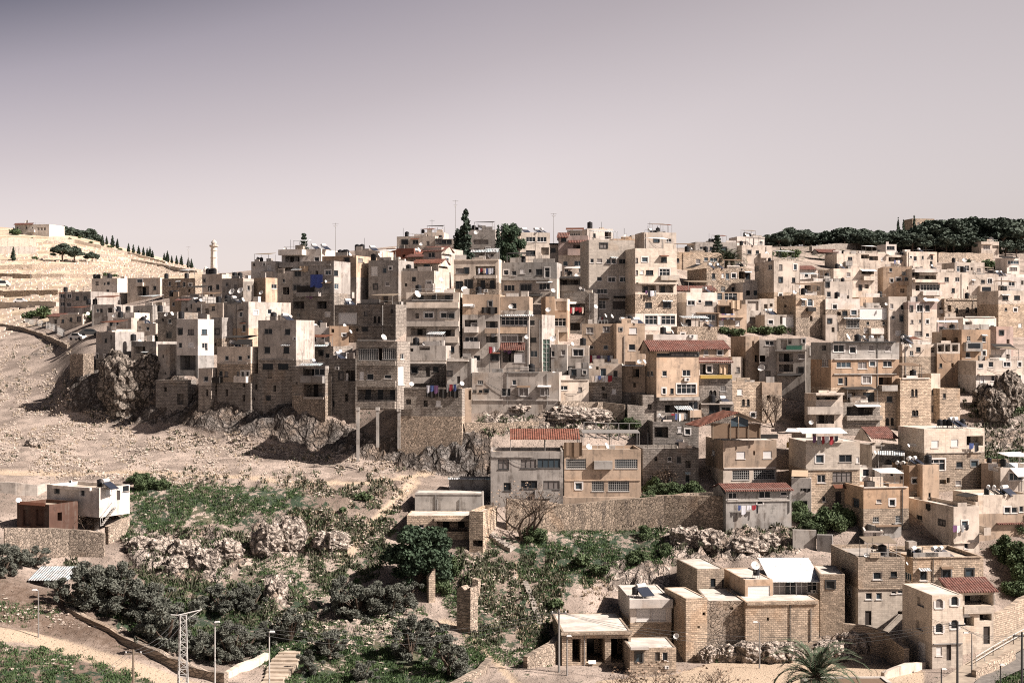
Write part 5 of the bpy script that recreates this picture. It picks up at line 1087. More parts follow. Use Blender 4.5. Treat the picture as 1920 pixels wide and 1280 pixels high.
# ---------------------------------------------------------------- trees
def leafmat(name, a, b, s=.8):
    t = NT(name); o = t.obj(); n = t.noise(o, s, 4, .6); n2 = t.noise(o, 7, 2)
    return t.fin(t.mix(n2, t.mix(t.ramp(n,.35,.65), a, b), sc(b,1.25)), .75)
LM = dict(scrub=leafmat('scrub_leaves', (.030,.038,.026), (.095,.095,.062), .4), olive=leafmat('olive_leaves', (.045,.052,.042), (.125,.130,.108)), pine=leafmat('pine_needles', (.020,.036,.024), (.050,.076,.045)), dark=leafmat('dark_pine_needles', (.024,.036,.030), (.072,.092,.070), .35),
 cyp=leafmat('cypress_leaves', (.016,.026,.020), (.038,.054,.038)), dry=leafmat('dry_twigs', (.12,.085,.06), (.26,.19,.14)), bush=leafmat('bush_leaves', (.03,.05,.025), (.085,.115,.055)), palm=leafmat('palm_leaves', (.028,.045,.028), (.075,.10,.06)), grass=leafmat('grass_blades', (.022,.048,.022), (.075,.115,.048), .5), drygrass=leafmat('dry_grass', (.19,.15,.11), (.36,.29,.215), .5))
BARK = mat_plain('tree_bark', (.10,.075,.058), .9, .3)
def leaves(blobs, n, size, rng, outward=.6, long=1.0):
    V = []; tot = sum(b[3]*b[4]*b[5] for b in blobs)
    for (cx,cy,cz,rx,ry,rz) in blobs:
        k = max(6, int(n*rx*ry*rz/tot)); d = rng.normal(size=(k,3)); d /= np.linalg.norm(d,axis=1,keepdims=True)
        rad = rng.random((k,1))**.42; c = np.array([cx,cy,cz])+d*rad*np.array([rx,ry,rz])
        nrm = d*outward+rng.normal(size=(k,3))*.6; nrm /= np.linalg.norm(nrm,axis=1,keepdims=True)
        u = np.cross(nrm, rng.normal(size=(k,3))); u /= np.linalg.norm(u,axis=1,keepdims=True)+1e-9; w = np.cross(nrm,u)
        s = size*(.6+.8*rng.random((k,1))); u = u*s*long; w = w*s/long
        V.append(np.stack([c-u-w*.3, c-w+u*.2, c+u+w*.2, c+w-u*.2], 1))
    return np.concatenate(V)
def quadmesh(name, Q, mat):
    k = len(Q); me = bpy.data.meshes.new(name); me.vertices.add(k*4); me.vertices.foreach_set('co', Q.reshape(-1)); me.loops.add(k*4); me.loops.foreach_set('vertex_index', np.arange(k*4, dtype=np.int32))
    me.polygons.add(k); me.polygons.foreach_set('loop_start', np.arange(0,k*4,4,dtype=np.int32)); me.update(); me.materials.append(mat); return me
def tree_meshes(kind, seed):
    rng = np.random.default_rng(seed); R = random.Random(seed); t = MB(); B = []
    if kind == 'olive':       # unit: ~4 m tall
        for k in range(R.randint(2,3)):
            a = R.uniform(0,6.28); t.tube([(0,0,-.5),(.12*math.cos(a),.12*math.sin(a),.6),(.7*math.cos(a),.7*math.sin(a),1.7),(1.2*math.cos(a),1.2*math.sin(a),2.6)], .2, 7, .06)
        for k in range(40):
            a = R.uniform(0,6.28); r = R.uniform(.1,2.2); z = R.uniform(.9,3.8)-r*.3; s = R.uniform(.18,.55); B.append((r*math.cos(a),r*math.sin(a),z,s,s,s*.8))
            if k % 3 == 0: t.tube([(.2*math.cos(a),.2*math.sin(a),1.0),(r*.6*math.cos(a),r*.6*math.sin(a),z*.75),(r*1.05*math.cos(a),r*1.05*math.sin(a),z+.3)], .06, 5, .015)
        return t, leaves(B, 7500, .075, rng, .2, 1.7), 'olive'
    if kind == 'pine':        # dense spreading pine ~ 7 m
        t.tube([(0,0,-1),(.1,0,1.5),(-.2,.1,4),(0,0,6)], .28, 8, .08)
        for k in range(64):
            z = R.uniform(1.0,6.6); rr = 3.0*(1-abs(z-3.2)/4.6)**.6; a = R.uniform(0,6.28); r = rr*R.uniform(.4,1.0); s = R.uniform(.6,1.05); B.append((r*math.cos(a),r*math.sin(a),z,s,s,s*.75))
            if k % 3 == 0: t.tube([(0,0,z*.7),(r*.5*math.cos(a),r*.5*math.sin(a),z*.9),(r*math.cos(a),r*math.sin(a),z)], .09, 5, .03)
        return t, leaves(B, 15000, .13, rng, .7), 'pine'
    if kind == 'umbrella':    # ~9 m with clear trunks
        t.tube([(0,0,-1),(.2,0,2.5),(.1,.2,5),(.3,0,7)], .28, 7, .14)
        for k in range(34):
            a = R.uniform(0,6.28); r = 3.2*R.random()**.55; z = 7.6-.20*r*r+R.uniform(-2.6,.5)*(1 if k%3 else .3); s = R.uniform(.8,1.4); B.append((r*math.cos(a),r*math.sin(a),z,s,s,s*.65))
            if k % 3 == 0: t.tube([(.1,.2,3.9),(r*.4*math.cos(a),r*.4*math.sin(a),5.2),(r*math.cos(a),r*math.sin(a),z)], .12, 5, .04)
        return t, leaves(B, 5200, .27, rng, .7), 'dark'
    if kind == 'cypress':     # ~6 m spire
        t.tube([(0,0,-.5),(0,0,4)], .12, 6, .04)
        for k in range(26):
            f = k/25; z = .5+5.5*f; r = .75*(1-f)**.75*min(1, .5+f*3)+.06; a = R.uniform(0,6.28); B.append((.25*r*math.cos(a),.25*r*math.sin(a),z,r,r,.45))
        return t, leaves(B, 1500, .16, rng, .8), 'cyp'
    if kind == 'bigcypress':  # ~8 m, ragged
        t.tube([(0,0,-.5),(0,0,6)], .18, 6, .05)
        for k in range(44):
            f = R.random()**.8; z = .6+7.4*f; rr = 1.35*(1-f)**.8+.12; a = R.uniform(0,6.28); r = rr*R.uniform(.2,.8); s = .25+.5*(1-f); B.append((r*math.cos(a),r*math.sin(a),z,s,s,s*1.3))
        return t, leaves(B, 3200, .17, rng, .7), 'cyp'
    if kind == 'spruce':      # open whorled conifer ~ 5 m
        t.tube([(0,0,-.5),(0,0,5)], .11, 6, .03)
        for k in range(9):
            z = .7+k*.5; r = 1.25*(1-k/10)
            for q in range(5):
                a = q*1.256+k*.7
                for f in (.45,.8,1.05): B.append((r*f*math.cos(a),r*f*math.sin(a),z+.25*f,.3,.3,.16))
        return t, leaves(B, 1500, .15, rng, .5), 'cyp'
    if kind == 'bush':
        t.tube([(0,0,-.3),(0,0,.8)], .07, 5, .03)
        for k in range(9):
            a = R.uniform(0,6.28); r = R.uniform(0,.75); s = R.uniform(.4,.65); B.append((r*math.cos(a),r*math.sin(a),.55+R.uniform(-.15,.5),s,s,s*.8))
        return t, leaves(B, 900, .12, rng, .6), 'bush'
    if kind == 'bigbush':     # ~3.5 m evergreen shrub
        t.tube([(0,0,-.5),(0,0,1.6)], .1, 5, .04)
        for k in range(26):
            a = R.uniform(0,6.28); r = R.uniform(0,1.7); s = R.uniform(.45,.9); B.append((r*math.cos(a),r*math.sin(a),.5+R.uniform(0,2.5)*(1-r/2.6),s,s,s*.8))
        return t, leaves(B, 6000, .10, rng, .5, 1.2), 'bush'
    def branch(p, d, L, r, n):
        q = p+d*L; t.tube([tuple(p), tuple(p.lerp(q,.5)+Vector((R.uniform(-.1,.1),)*3)*L*.4), tuple(q)], r, 5 if r > .03 else 3, r*.65, cap=False)
        if n == 0: return
        for k in range(R.choice((2,3,3))):
            e = (d+Vector((R.uniform(-.8,.8),R.uniform(-.8,.8),R.uniform(-.25,.6)))).normalized(); branch(q, e, L*R.uniform(.62,.85), r*.6, n-1)
    if kind == 'bare':
        for k in range(3): branch(Vector((0,0,-.3)), Vector((R.uniform(-.4,.4),R.uniform(-.4,.4),1)).normalized(), 1.3, .13, 5)
        return t, leaves([(0,0,3.2,2.0,2.0,1.4)], 260, .05, rng), 'dry'
    if kind == 'dryshrub':
        for k in range(6): branch(Vector((R.uniform(-.2,.2),R.uniform(-.2,.2),-.2)), Vector((R.uniform(-.8,.8),R.uniform(-.8,.8),1)).normalized(), .5, .025, 3)
        return t, leaves([(0,0,1.0,.8,.8,.6)], 60, .045, rng), 'dry'
    if kind == 'palm':
        t.tube([(0,0,-1),(.05,0,1.5),(0,0,3.4)], .24, 9, .2); Q = []
        for k in range(40):
            a = k*2.4; el = 1.45-k/34*1.5; L = R.uniform(2.0,2.7); pts = []
            for i in range(9):
                s = i/8; e = el-s*s*.75; pts.append(Vector((math.cos(a)*math.cos(e)*L*s, math.sin(a)*math.cos(e)*L*s, 3.4+L*s*math.sin(e) if 1 else 0)))
            t.tube([tuple(p) for p in pts], .03, 4, .008, cap=False); sd = Vector((-math.sin(a), math.cos(a), 0))
            for i in range(30):
                s = .12+.88*i/30; f = s*8; j = min(int(f),7); p = pts[j].lerp(pts[j+1], f-j); dr = (pts[j+1]-pts[j]).normalized(); ln = .46*(1-abs(s-.45)*1.1)+.06
                for sg in (-1,1):
                    tip = p+(dr*.75+sd*sg*.75+Vector((0,0,.12))).normalized()*ln; wv = Vector((0,0,1)).cross(tip-p).normalized()*.026
                    Q.append([p-wv, p+wv, tip+wv*.3, tip-wv*.3])
        return t, np.array([[tuple(v) for v in q] for q in Q]), 'palm'
TM = {}
def tree(kind, var, loc, h, label, group, cat='tree', name=None, wide=1.0):
    unit = dict(olive=4.1, pine=7.3, umbrella=8.6, cypress=6.2, bigcypress=8.2, spruce=5.2, bush=1.5, bigbush=3.5, bare=4.6, dryshrub=1.8, palm=5.3)[kind]
    if (kind, var) not in TM:
        t, Q, lm = tree_meshes(kind, hash((len(kind)*31+ord(kind[0])*7+var))%9999); TM[(kind,var)] = (t.mesh('trunk', BARK), quadmesh('crown', Q, LM[lm]))
    a, b = TM[(kind,var)]; s = h/unit; r = random.Random(label+str(loc))
    root = empty(name or dict(olive='olive_tree', pine='pine_tree', umbrella='umbrella_pine', cypress='cypress_tree', bigcypress='cypress_tree', spruce='conifer_tree', bush='bush', bigbush='bush', bare='bare_tree', dryshrub='dry_shrub', palm='palm_tree')[kind], loc, r.uniform(0,6.28), label, cat, group)
    root.scale = (s*wide, s*wide, s); link('trunk' if kind not in ('bush','bigbush','dryshrub') else 'stem', a, root); link('crown' if kind not in ('bush','bigbush','dryshrub') else 'foliage', b, root); return root
def tpx(kind, var, px, yb, hp, label, group=None, cat='tree', wide=1.0, sink=.25):
    p = onground(px, yb); p.z -= sink; return tree(kind, var, p, hp/F*p.y, label, group, cat, None, wide)
OL = [(30,1066,58,'by the shaded base wall'),(4,1082,66,'at the edge by the base wall'),(66,1060,44,'under the rusty shed wall'),(118,1132,58,'beside the corrugated lean-to'),(152,1142,86,'with the widest crown near the lean-to'),(188,1136,98,'tallest above the grove wall'),(226,1140,92,'in front of the pale rocks'),(262,1155,74,'behind the middle of the grove wall'),(292,1170,88,'shading the grove grass'),(312,1222,112,'biggest behind the lattice pylon'),(276,1196,64,'lowest beside the grove wall'),(336,1205,70,'right behind the lattice pylon'),(413,1148,62,'above the concrete lamp pole'),(452,1142,58,'with bare twigs on the stony slope'),(471,1146,56,'standing alone with a visible trunk'),(396,1238,70,'beside the concrete lamp pole'),(432,1242,84,'dark and round over the low path'),(452,1232,66,'overhanging the stone steps'),(542,1208,78,'above the broad stone steps'),(518,1204,56,'small beside the broad steps'),(616,1228,62,'forked over the white stones'),(640,1152,78,'in the pine shadow, leftmost'),(672,1158,72,'in the pine shadow, second'),(704,1152,72,'in the pine shadow, third'),(732,1152,70,'in the pine shadow, fourth'),(756,1140,60,'right under the big pine'),(770,1236,88,'tall beside the white rubble'),(796,1208,58,'by the ruined pier path'),(843,1262,84,'leaning on the lower terrace'),(583,1262,46,'young and thin on the lower lawn'),(683,1274,44,'pollarded on the lower lawn')]
for i, (px, yb, hp, w) in enumerate(OL): tpx('olive', i%5, px, yb, hp, 'grey-green olive tree '+w, 'olive trees in the grove', 'olive tree', (1.2,.9,1.35,1.0,1.1)[i%5])
tpx('pine', 0, 787, 1100, 122, 'big dark green pine beside the flat stone pavilion', None, 'pine tree', 1.25)
tpx('pine', 1, 826, 1040, 58, 'lower green pine bough tree touching the pavilion front', None, 'pine tree')
tpx('bare', 0, 985, 1012, 118, 'large bare winter tree before the terrace wall', None, 'bare tree', 1.35)
tpx('bare', 1, 1450, 800, 76, 'bare creeper tree against the brown stone house', None, 'bare tree', .8)
tpx('bare', 2, 1250, 925, 60, 'bare garden tree in the dark alley yard', None, 'bare tree')
tpx('bare', 0, 165, 1000, 52, 'leafless brown tree under the legged white house', None, 'bare tree', 1.3)
tpx('bare', 1, 932, 790, 30, 'leafless shrub tree by the low sunlit wall', None, 'bare tree', 1.3)
# ridge pines
prof = [(1432,436),(1470,429),(1500,424),(1522,433),(1560,423),(1600,427),(1640,431),(1680,430),(1715,425),(1752,410),(1800,405),(1850,403),(1905,408),(1960,405)]
px = 1440; k = 0; rr = random.Random(5)
while px < 1950:
    top = np.interp(px, [a for a,_ in prof], [b for _,b in prof]); D = 470+rr.uniform(0,45)
    if 1548 < px < 1566: px += 9; continue
    p = Vector(((px-960)/F*D, D, 0)); p.z = ground(p.x, p.y)-2.0; zt = (640-(top+rr.uniform(0,7)))/F*D
    tree('umbrella', k%4, p, max(4.5, zt-p.z), 'dark umbrella pine crowded into the ridge forest', 'ridge forest pines', 'pine tree', None, 1.45); k += 1; px += rr.uniform(7,11)
for i in range(16):
    q = 1610+i*20+rr.uniform(-6,6); D = 462+rr.uniform(0,8); p = Vector(((q-960)/F*D, D, 0)); p.z = ground(p.x, p.y)-.4
    tree('umbrella', i%4, p, rr.uniform(5.0,7.0), 'shorter pine along the front of the ridge forest', 'front pines of the ridge forest', 'pine tree', None, 1.5)
for i, (q, top) in enumerate(((98,433),(112,428),(125,424),(140,427),(153,432),(166,428),(176,438))):
    D = 742; p = Vector(((q-960)/F*D, D, 0)); p.z = ground(p.x,p.y)-5.0; tree('umbrella', i%4, p, max(8,(640-top)/F*D-p.z), 'broad pine in the clump beside the hilltop hotel', 'pines beside the hilltop hotel', 'pine tree', None, 1.3)
for q, b, h, w in ((118,491,36,'spreading pine alone among the graves'),(140,492,32,'second spreading pine among the graves, denser'),(172,493,22,'low leaning pine among the graves')): tpx('umbrella', int(q)%4, q, b, h, w, None, 'pine tree', 1.5)
CY = [(192,460,17),(200,458,12),(211,463,19),(220,465,15),(241,473,14),(250,474,13),(260,478,15),(269,480,14),(276,482,14),(281,483,17),(286,484,12),(308,489,12),(314,491,18),(322,494,12),(331,496,14),(340,498,17),(353,501,15),(359,503,15)]
for i, (q, b, h) in enumerate(CY): tpx('cypress', i%3, q, b+1, h+5, 'small cypress in the row down the graveyard brow', 'cypress row on the graveyard brow', 'cypress', 1.5)
tpx('cypress', 0, 25, 489, 28, 'dark lone cypress beside the shaded graveyard wall', None, 'cypress', 1.4)
def rtree(kind, var, q, yt, yb, D, label, wide=1.0, cat='tree'):
    p = at(q, yb, D); p.z = min(p.z, ground(p.x, p.y)); tree(kind, var, p, (640-yt)/F*D-p.z, label, None, cat, None, wide)
rtree('bigcypress', 0, 872, 391, 470, 300, 'tallest dark cypress on the central skyline', 1.0, 'cypress'); rtree('bigcypress', 1, 858, 424, 470, 302, 'shorter cypress leaning on the tallest one', 1.0, 'cypress')
rtree('cypress', 1, 934, 421, 470, 303, 'narrow cypress between two skyline houses', .9, 'cypress'); rtree('pine', 0, 957, 417, 452, 305, 'feathery conifer above the slanting-shade house', .75, 'conifer')
rtree('spruce', 1, 570, 437, 480, 320, 'sparse conifer behind the long white penthouse', .7, 'conifer'); rtree('spruce', 0, 1345, 440, 470, 340, 'ragged conifer tip over the grey skyline house', .9, 'conifer')
rtree('cypress', 2, 1463, 463, 490, 400, 'short cypress below the ridge pines', 1.0, 'cypress'); rtree('cypress', 0, 1684, 408, 470, 540, 'thin cypress tip above the ridge forest', .7, 'cypress'); rtree('cypress', 1, 1694, 411, 470, 540, 'second thin cypress tip above the forest', .7, 'cypress'); rtree('cypress', 2, 1714, 403, 470, 540, 'cypress tip beside the half-hidden stone building', .7, 'cypress')
rtree('palm', 1, 1362, 462, 512, 318, 'bushy palm behind the rubble house', 1.2, 'palm'); rtree('palm', 2, 1372, 466, 514, 316, 'shaggy palm right of the bushy one', 1.0, 'palm')
BU = [(65,487,9),(1320,468,9),(1500,975,46),(1545,992,58),(1570,985,50),(1520,1000,44),(1905,1062,60),(1930,1090,76),(1886,1040,46),(1912,1118,50),(1925,1000,60),(1786,716,28),(1810,712,26),(1768,722,24),(1415,624,18),(1432,628,20),(1462,626,22),(1485,625,20),(1448,624,16),(1380,632,20),(1230,926,40),(1262,930,44),(1296,932,40),(1216,940,30),(60,600,22),(85,596,26),(178,600,26),(255,905,30),(275,915,36),(300,918,26),(682,938,24),(640,960,14),(1095,776,18),(1165,782,20),(1120,772,12),(1185,800,30),(1360,625,18),(272,655,20),(290,640,18),(200,520,10),(215,521,10),(60,452,8),(30,440,16),(150,447,6),(110,452,6),(130,450,6),(170,456,6),(205,466,7),(225,470,7),(1850,505,22),(1880,506,24),(1820,500,16),(1870,612,18),(1912,612,22),(1340,1240,18),(1800,850,20),(1860,870,22),(1908,780,26),(1470,482,20),(1490,484,18),(1440,480,14),(1000,1010,40),(1210,1010,34),(1085,1060,26),(1040,1140,26),(880,1160,30),(820,1190,24),(815,1110,46),(850,1075,40),(1195,1055,40),(1250,1040,30),(1120,1080,26)]
BW = ['beside the lone cypress','under the grey skyline house','under the white annexe steps','dense below the ochre house','beside the ochre house wall','in the dark hedge corner','big at the asphalt street bend','overhanging the street wall','by the sunlit stone wing','at the foot of the street wall','behind the pale long house']
for i, (q, b, h) in enumerate(BU):
    lab = 'dark bush '+BW[i] if i < len(BW) else 'dark leafy bush growing on the terraced slope'
    tpx('bigbush' if h > 27 else 'bush', i%4, q, b, h, lab, None if i < len(BW) else 'bushes on the terraced slope', 'bush', 1.1)
for i, (q, b, h) in enumerate(((1175,1300,70),(1222,1300,84),(1268,1304,64),(1345,1300,74),(1392,1304,44))): tpx('dryshrub', i%3, q, b, h, 'dry brown weed stalk at the yard edge', 'dry weeds at the yard edge', 'weed', 1.5)
p = Vector(((1530-960)/F*62, 62, 0)); p.z = ground(p.x, p.y)
tree('palm', 0, p, ((640-1196)/F*62-p.z), 'near green date palm fanning up before the yard', None, 'palm tree', None, 1.0)
# ---------------------------------------------------------------- boulders
def boulder(label, px, py, w, h, seed, sink=.35, group=None):
    D = Dof(px, py); m = D/F; bm_ = MB(); rng = random.Random(seed); n = 36; k = 26; V = []
    for i in range(k+1):
        th_ = math.pi*i/k
        for j in range(n):
            a = 2*math.pi*j/n; V.append((math.sin(th_)*math.cos(a), math.sin(th_)*math.sin(a), math.cos(th_)))
    V = np.array(V); r = 1+(fbm(V*1.3+seed*3.7, seed, 3, True)-.5)*.8+(fbm(V*3.2+seed, seed+5, 4, True)-.5)*.55+(fbm(V*8+seed, seed+9, 2)-.5)*.22
    V = V*r[:,None]*np.array([w*m/2, w*m*.42, h*m/2]); bm_.v = [tuple(v) for v in V]
    for i in range(k):
        for j in range(n): bm_.f.append((i*n+j, (i+1)*n+j, (i+1)*n+(j+1)%n, i*n+(j+1)%n))
    p = at(px, py, D); p.z = ground(p.x, p.y)+h*m/2*(1-sink)
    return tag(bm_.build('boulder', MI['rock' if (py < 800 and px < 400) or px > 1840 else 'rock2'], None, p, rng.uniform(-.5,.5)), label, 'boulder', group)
def _rock(nm, lo, hi):
    _t = NT(nm); _o = _t.obj(); _a = _t.noise(_o, 1.1, 6, .7); _b = _t.noise(_o, .5, 5, .6)
    _c = _t.mix(_t.ramp(_a,.30,.56), lo, hi); _c = _t.mix(_t.ramp(_b,.56,.68,0,.7), _c, sc(lo,.8)); _k = _t.math('MULTIPLY', _t.cracks(_o, .8, (1,1,.7), .12), _t.math('ADD', _t.math('MULTIPLY', _t.cracks(_o, 1.7, (1,1,1), .09), .5), .5)); _c = _t.mix(_k, sc(lo,.5), _c); _t.bump(_t.math('ADD', _t.noise(_o, 2.2, 7, .75), _t.math('MULTIPLY', _k, .8)), 1.0, .4); return _t.fin(_c, .95)
MI['rock2'] = _rock('sunlit_limestone', (.34,.285,.24), (.64,.55,.475)); MI['stone'] = mat_plain('field_stone', (.47,.40,.34), .95, .35)  # rock2: brighter limestone copy, sunlit tone put into its colour
MI['rock'] = _rock('pale_limestone', (.13,.11,.092), (.38,.325,.275))  # darker limestone copy for the crags, their shade put into its colour
BO = [(62,838,24,17,'round pale boulder alone on the gravel field'),(242,770,60,96,'huge tilted rock slab with cave beside the cliff houses'),(276,745,50,80,'tall leaning crag under the balcony house'),(215,745,52,90,'ribbed brown crag below the arched-window house'),(205,690,26,30,'sunlit rock knob under the twin-window house'),(150,690,18,26,'pale rock at the hill road wall end'),(1405,1238,50,40,'bulging pale boulder under the sunlit stone wall'),(1452,1238,54,36,'broad rounded boulder below the veranda house'),(1362,1240,30,34,'narrow upright boulder under the bastion'),(1490,1238,50,36,'smooth flat-faced boulder beside the yard'),(1560,1232,60,32,'long pale boulder behind the near palm'),(1600,1222,50,40,'weathered boulder by the swept yard wall'),(1328,1240,30,30,'dark pitted boulder by the gatehouse stairs'),(500,1038,50,60,'craggy pale outcrop above the stony slope'),(545,1025,44,56,'split outcrop beside the craggy one'),(620,1028,56,36,'low pale outcrop on the bare track'),(520,1125,36,40,'lone white outcrop below the split one'),(262,1035,40,30,'knobbly rock near the sloped wall'),(300,1040,44,36,'pale rock heap in the grove top'),(345,1048,50,40,'large rock heap over the olive grove'),(385,1070,48,46,'hollowed rock in the outcrop row'),(330,1075,40,34,'small rock under the hollowed one'),(430,1045,40,36,'grey rock at the green slope edge'),(980,772,60,24,'shaggy pale rock by the five-framed house'),(1060,790,70,30,'ledge of pale rock under the broken wall'),(1110,790,60,26,'tumbled rock beside the ledge'),(1285,1020,50,36,'cream rock ridge below the terrace wall'),(1330,1025,50,34,'cream rock below the grey basement wing'),(1400,1035,60,30,'flat cream rock behind the courtyard house'),(1440,1025,40,26,'small cream rock near the chimney tank'),(1865,790,44,60,'steep bush-topped crag at the far right'),(1890,770,50,70,'dark-caved crag beside the steep one'),(1850,760,40,40,'grassy crag under the long worn house'),(96,828,10,8,'little dark stone near the round boulder'),(640,1010,26,14,'flat slab of rock near the diagonal shadow')]
for i, (px, py, w, h, l) in enumerate(BO): boulder(l, px, py, w, h, i+1)
# ---------------------------------------------------------------- stuff: stones, grass, graves
def scatter(polys, n, rng, dens=None):
    out = []
    for poly, v in polys:
        P = np.array(poly, float); x0, y0 = P.min(0); x1, y1 = P.max(0); k = int(n*v*abs((x1-x0)*(y1-y0)))
        q = np.stack([rng.uniform(x0-8,x1+8,k), rng.uniform(y0-6,y1+6,k), np.zeros(k)], 1); j = (fbm(q/16, 3, 3)-.5)*40
        ok = inpoly(q[:,0]+j, q[:,1]+j*.7, poly) & (fbm(q/22, 77, 3) > .43); out += [tuple(a[:2]) for a in q[ok]]
    return out
def stones(name, pts, lo, hi, mat, label, seed=1):
    rng = np.random.default_rng(seed); V = []; Fc = []; oc = np.array([(1,0,0),(0,1,0),(-1,0,0),(0,-1,0),(.2,.1,.8),(0,0,-1),(.7,.7,.45),(-.7,.6,.5),(-.6,-.7,.45),(.7,-.6,.5)]); 
    fc = [(0,6,4),(6,1,4),(1,7,4),(7,2,4),(2,8,4),(8,3,4),(3,9,4),(9,0,4),(0,5,1),(1,5,2),(2,5,3),(3,5,0),(0,1,6),(1,2,7),(2,3,8),(3,0,9)]
    for px_, py_ in pts:
        if py_ < 400: continue
        p = surf(px_, py_); D = p.y; s = lo+(hi-lo)*rng.random()**3; a = rng.uniform(0,6.28); c, sn = math.cos(a), math.sin(a)
        dx = (px_-960)/F*D
        v = oc*(s*rng.uniform(.6,1.3,3))*(1+rng.uniform(-.25,.25,(10,3))); v = np.stack([v[:,0]*c-v[:,1]*sn, v[:,0]*sn+v[:,1]*c, v[:,2]*.8],1)+np.array([p.x+rng.uniform(-.3,.3), p.y+rng.uniform(-.25,.25), p.z+s*.15])
        b = len(V)*10; V.append(v); Fc += [(i+b,j+b,k+b) for i,j,k in fc]
    me = bpy.data.meshes.new(name); me.from_pydata(np.concatenate(V).tolist(), [], Fc); me.materials.append(mat); return tag(link(name, me), label, None, None, 'stuff')
rng = np.random.default_rng(3)
stones('grass_stones', scatter(GRASS, .012, rng), .05, .26, MI['stone'], 'scattered pale rocks showing through the grass', 5)
stones('field_stones', scatter(GRAV[1:], .20, rng)+scatter(GRAV[:1], .42, rng), .04, .24, MI['stone'], 'loose pale stones strewn over the bare slopes')
def tufts(name, pts, h, mat, label, seed=2):
    rng = np.random.default_rng(seed); Q = []
    for px_, py_ in pts:
        p = surf(px_, py_); 
        for k in range(6):
            a = rng.uniform(0,6.28); w = h*rng.uniform(.10,.26); hh = h*rng.uniform(.5,1.25); o = np.array([p.x+rng.uniform(-.3,.3), p.y+rng.uniform(-.3,.3), p.z-.05]); u = np.array([math.cos(a),math.sin(a),0])*w; l = np.array([rng.uniform(-.4,.4),rng.uniform(-.5,.2),1])*hh
            Q.append([o-u, o+u, o+u*.5+l, o-u*.6+l])
    return tag(link(name, quadmesh(name, np.array(Q), mat)), label, None, None, 'stuff')
tufts('grass', scatter(GRASS, .22, rng), .25, LM['grass'], 'rough green grass covering the lower slope')
tufts('dry_grass', scatter([(p, v) for p, v in GRAV[:1]]+[([(560,895),(800,890),(700,1000),(600,1060),(540,960)],1.0),([(240,888),(560,895),(560,915),(240,905)],1.0),([(880,1050),(1060,1130),(1000,1230),(880,1150)],.8),([(1000,1040),(1180,1090),(1120,1140),(1020,1110)],.7)], .022, rng), .35, LM['drygrass'], 'dry straw-coloured grass on the stony slope')
tufts('scrub', scatter([([(120,1050),(330,1080),(560,1105),(620,1200),(430,1215),(200,1160)],1.0),([(560,905),(760,900),(720,1080),(600,1110),(540,1000)],1.0),([(860,1030),(1060,1040),(1070,1140),(1010,1230),(880,1200)],1.0),([(-60,640),(130,650),(140,760),(300,800),(640,860),(640,890),(-60,885)],.08),([(900,770),(1200,768),(1198,812),(900,812)],1.0),([(1240,995),(1500,995),(1500,1042),(1250,1046)],1.0),([(215,1000),(480,1000),(480,1080),(260,1085)],.7),([(1740,700),(1925,735),(1925,880),(1840,850)],1.0),([(560,880),(800,885),(640,915),(240,912),(240,890)],.7)], .03, rng), .5, LM['scrub'], 'low dark scrub dotted over the rough slope')
def graves():
    rng = np.random.default_rng(8); mb = MB()
    for k in range(4200):
        px_ = rng.uniform(-60, 375); row = int(rng.integers(0, 16)); lo = np.interp(px_, [0,100,200,300,372], [470,452,470,490,508]); hi = np.interp(px_, [0,110,190,300,372], [640,590,545,520,514])
        py_ = lo+(hi-lo)*(row+rng.uniform(0,.45))/16
        if rng.random() < .45+.4*math.sin(px_*.05+row*2.1): continue
        p = surf(px_, py_); a, b, c = rng.uniform(.5,.85), rng.uniform(.3,.5), rng.uniform(.3,.75); x, y = p.x+rng.uniform(-1,1), p.y; mb.box(x-a,x+a,y-b,y+b,p.z-.5,p.z+c)
    tag(mb.build('gravestones', MI['grave']), 'pale flat tombs massed on the graveyard terraces', None, None, 'stuff')
MI['grave'] = mat_plain('tomb_stone', (.60,.51,.43), .9, .25); graves()
# ---------------------------------------------------------------- minaret, poles, pylon, wires, cars, huts
def minaret():
    D = 450; p = at(401, 522, D); m = D/F; root = empty('minaret', p, 0, 'slender white minaret with balcony and pale dome', 'minaret'); H = (522-450)*m
    s = MB(); s.lathe([(6.6*m,-3),(6.4*m,(522-505)*m),(5.9*m,(522-480)*m),(5.7*m,(522-464)*m)], 8); s.build('shaft', M['W'], root)
    b = MB(); b.lathe([(5.8*m,58*m),(8.4*m,60*m),(8.4*m,62.5*m),(7.6*m,62.6*m)], 12); b.build('balcony', M['C'], root)
    l = MB(); l.lathe([(4.2*m,62.7*m),(4.2*m,66*m)], 8)
    l.build('lantern', M['C'], root); d = MB(); d.lathe([(5.2*m,66.1*m),(5.0*m,68*m),(3.6*m,70.5*m),(1.2*m,72*m),(.3*m,73*m),(.2*m,75*m)], 12); d.build('dome', M['W'], root, smooth=False)
    r = MB()
    for z in (20,38,52): r.lathe([(6.7*m,z*m),(6.7*m,(z+1.2)*m)], 8)
    r.build('string_course', M['C'], root)
minaret()
def dome_room():
    D = 420; p = at(386, 520, D); m = D/F; root = empty('domed_roof', p, 0, 'small white dome below the minaret', 'dome'); b = MB(); b.box(-5*m,5*m,-4*m,4*m,-4,12*m); b.build('drum', M['W'], root)
    d = MB(); d.lathe([(5*m,12.1*m),(4.6*m,15*m),(3*m,18*m),(.8*m,20*m),(.2*m,22*m)], 12); d.build('dome', M['W'], root)
dome_room()
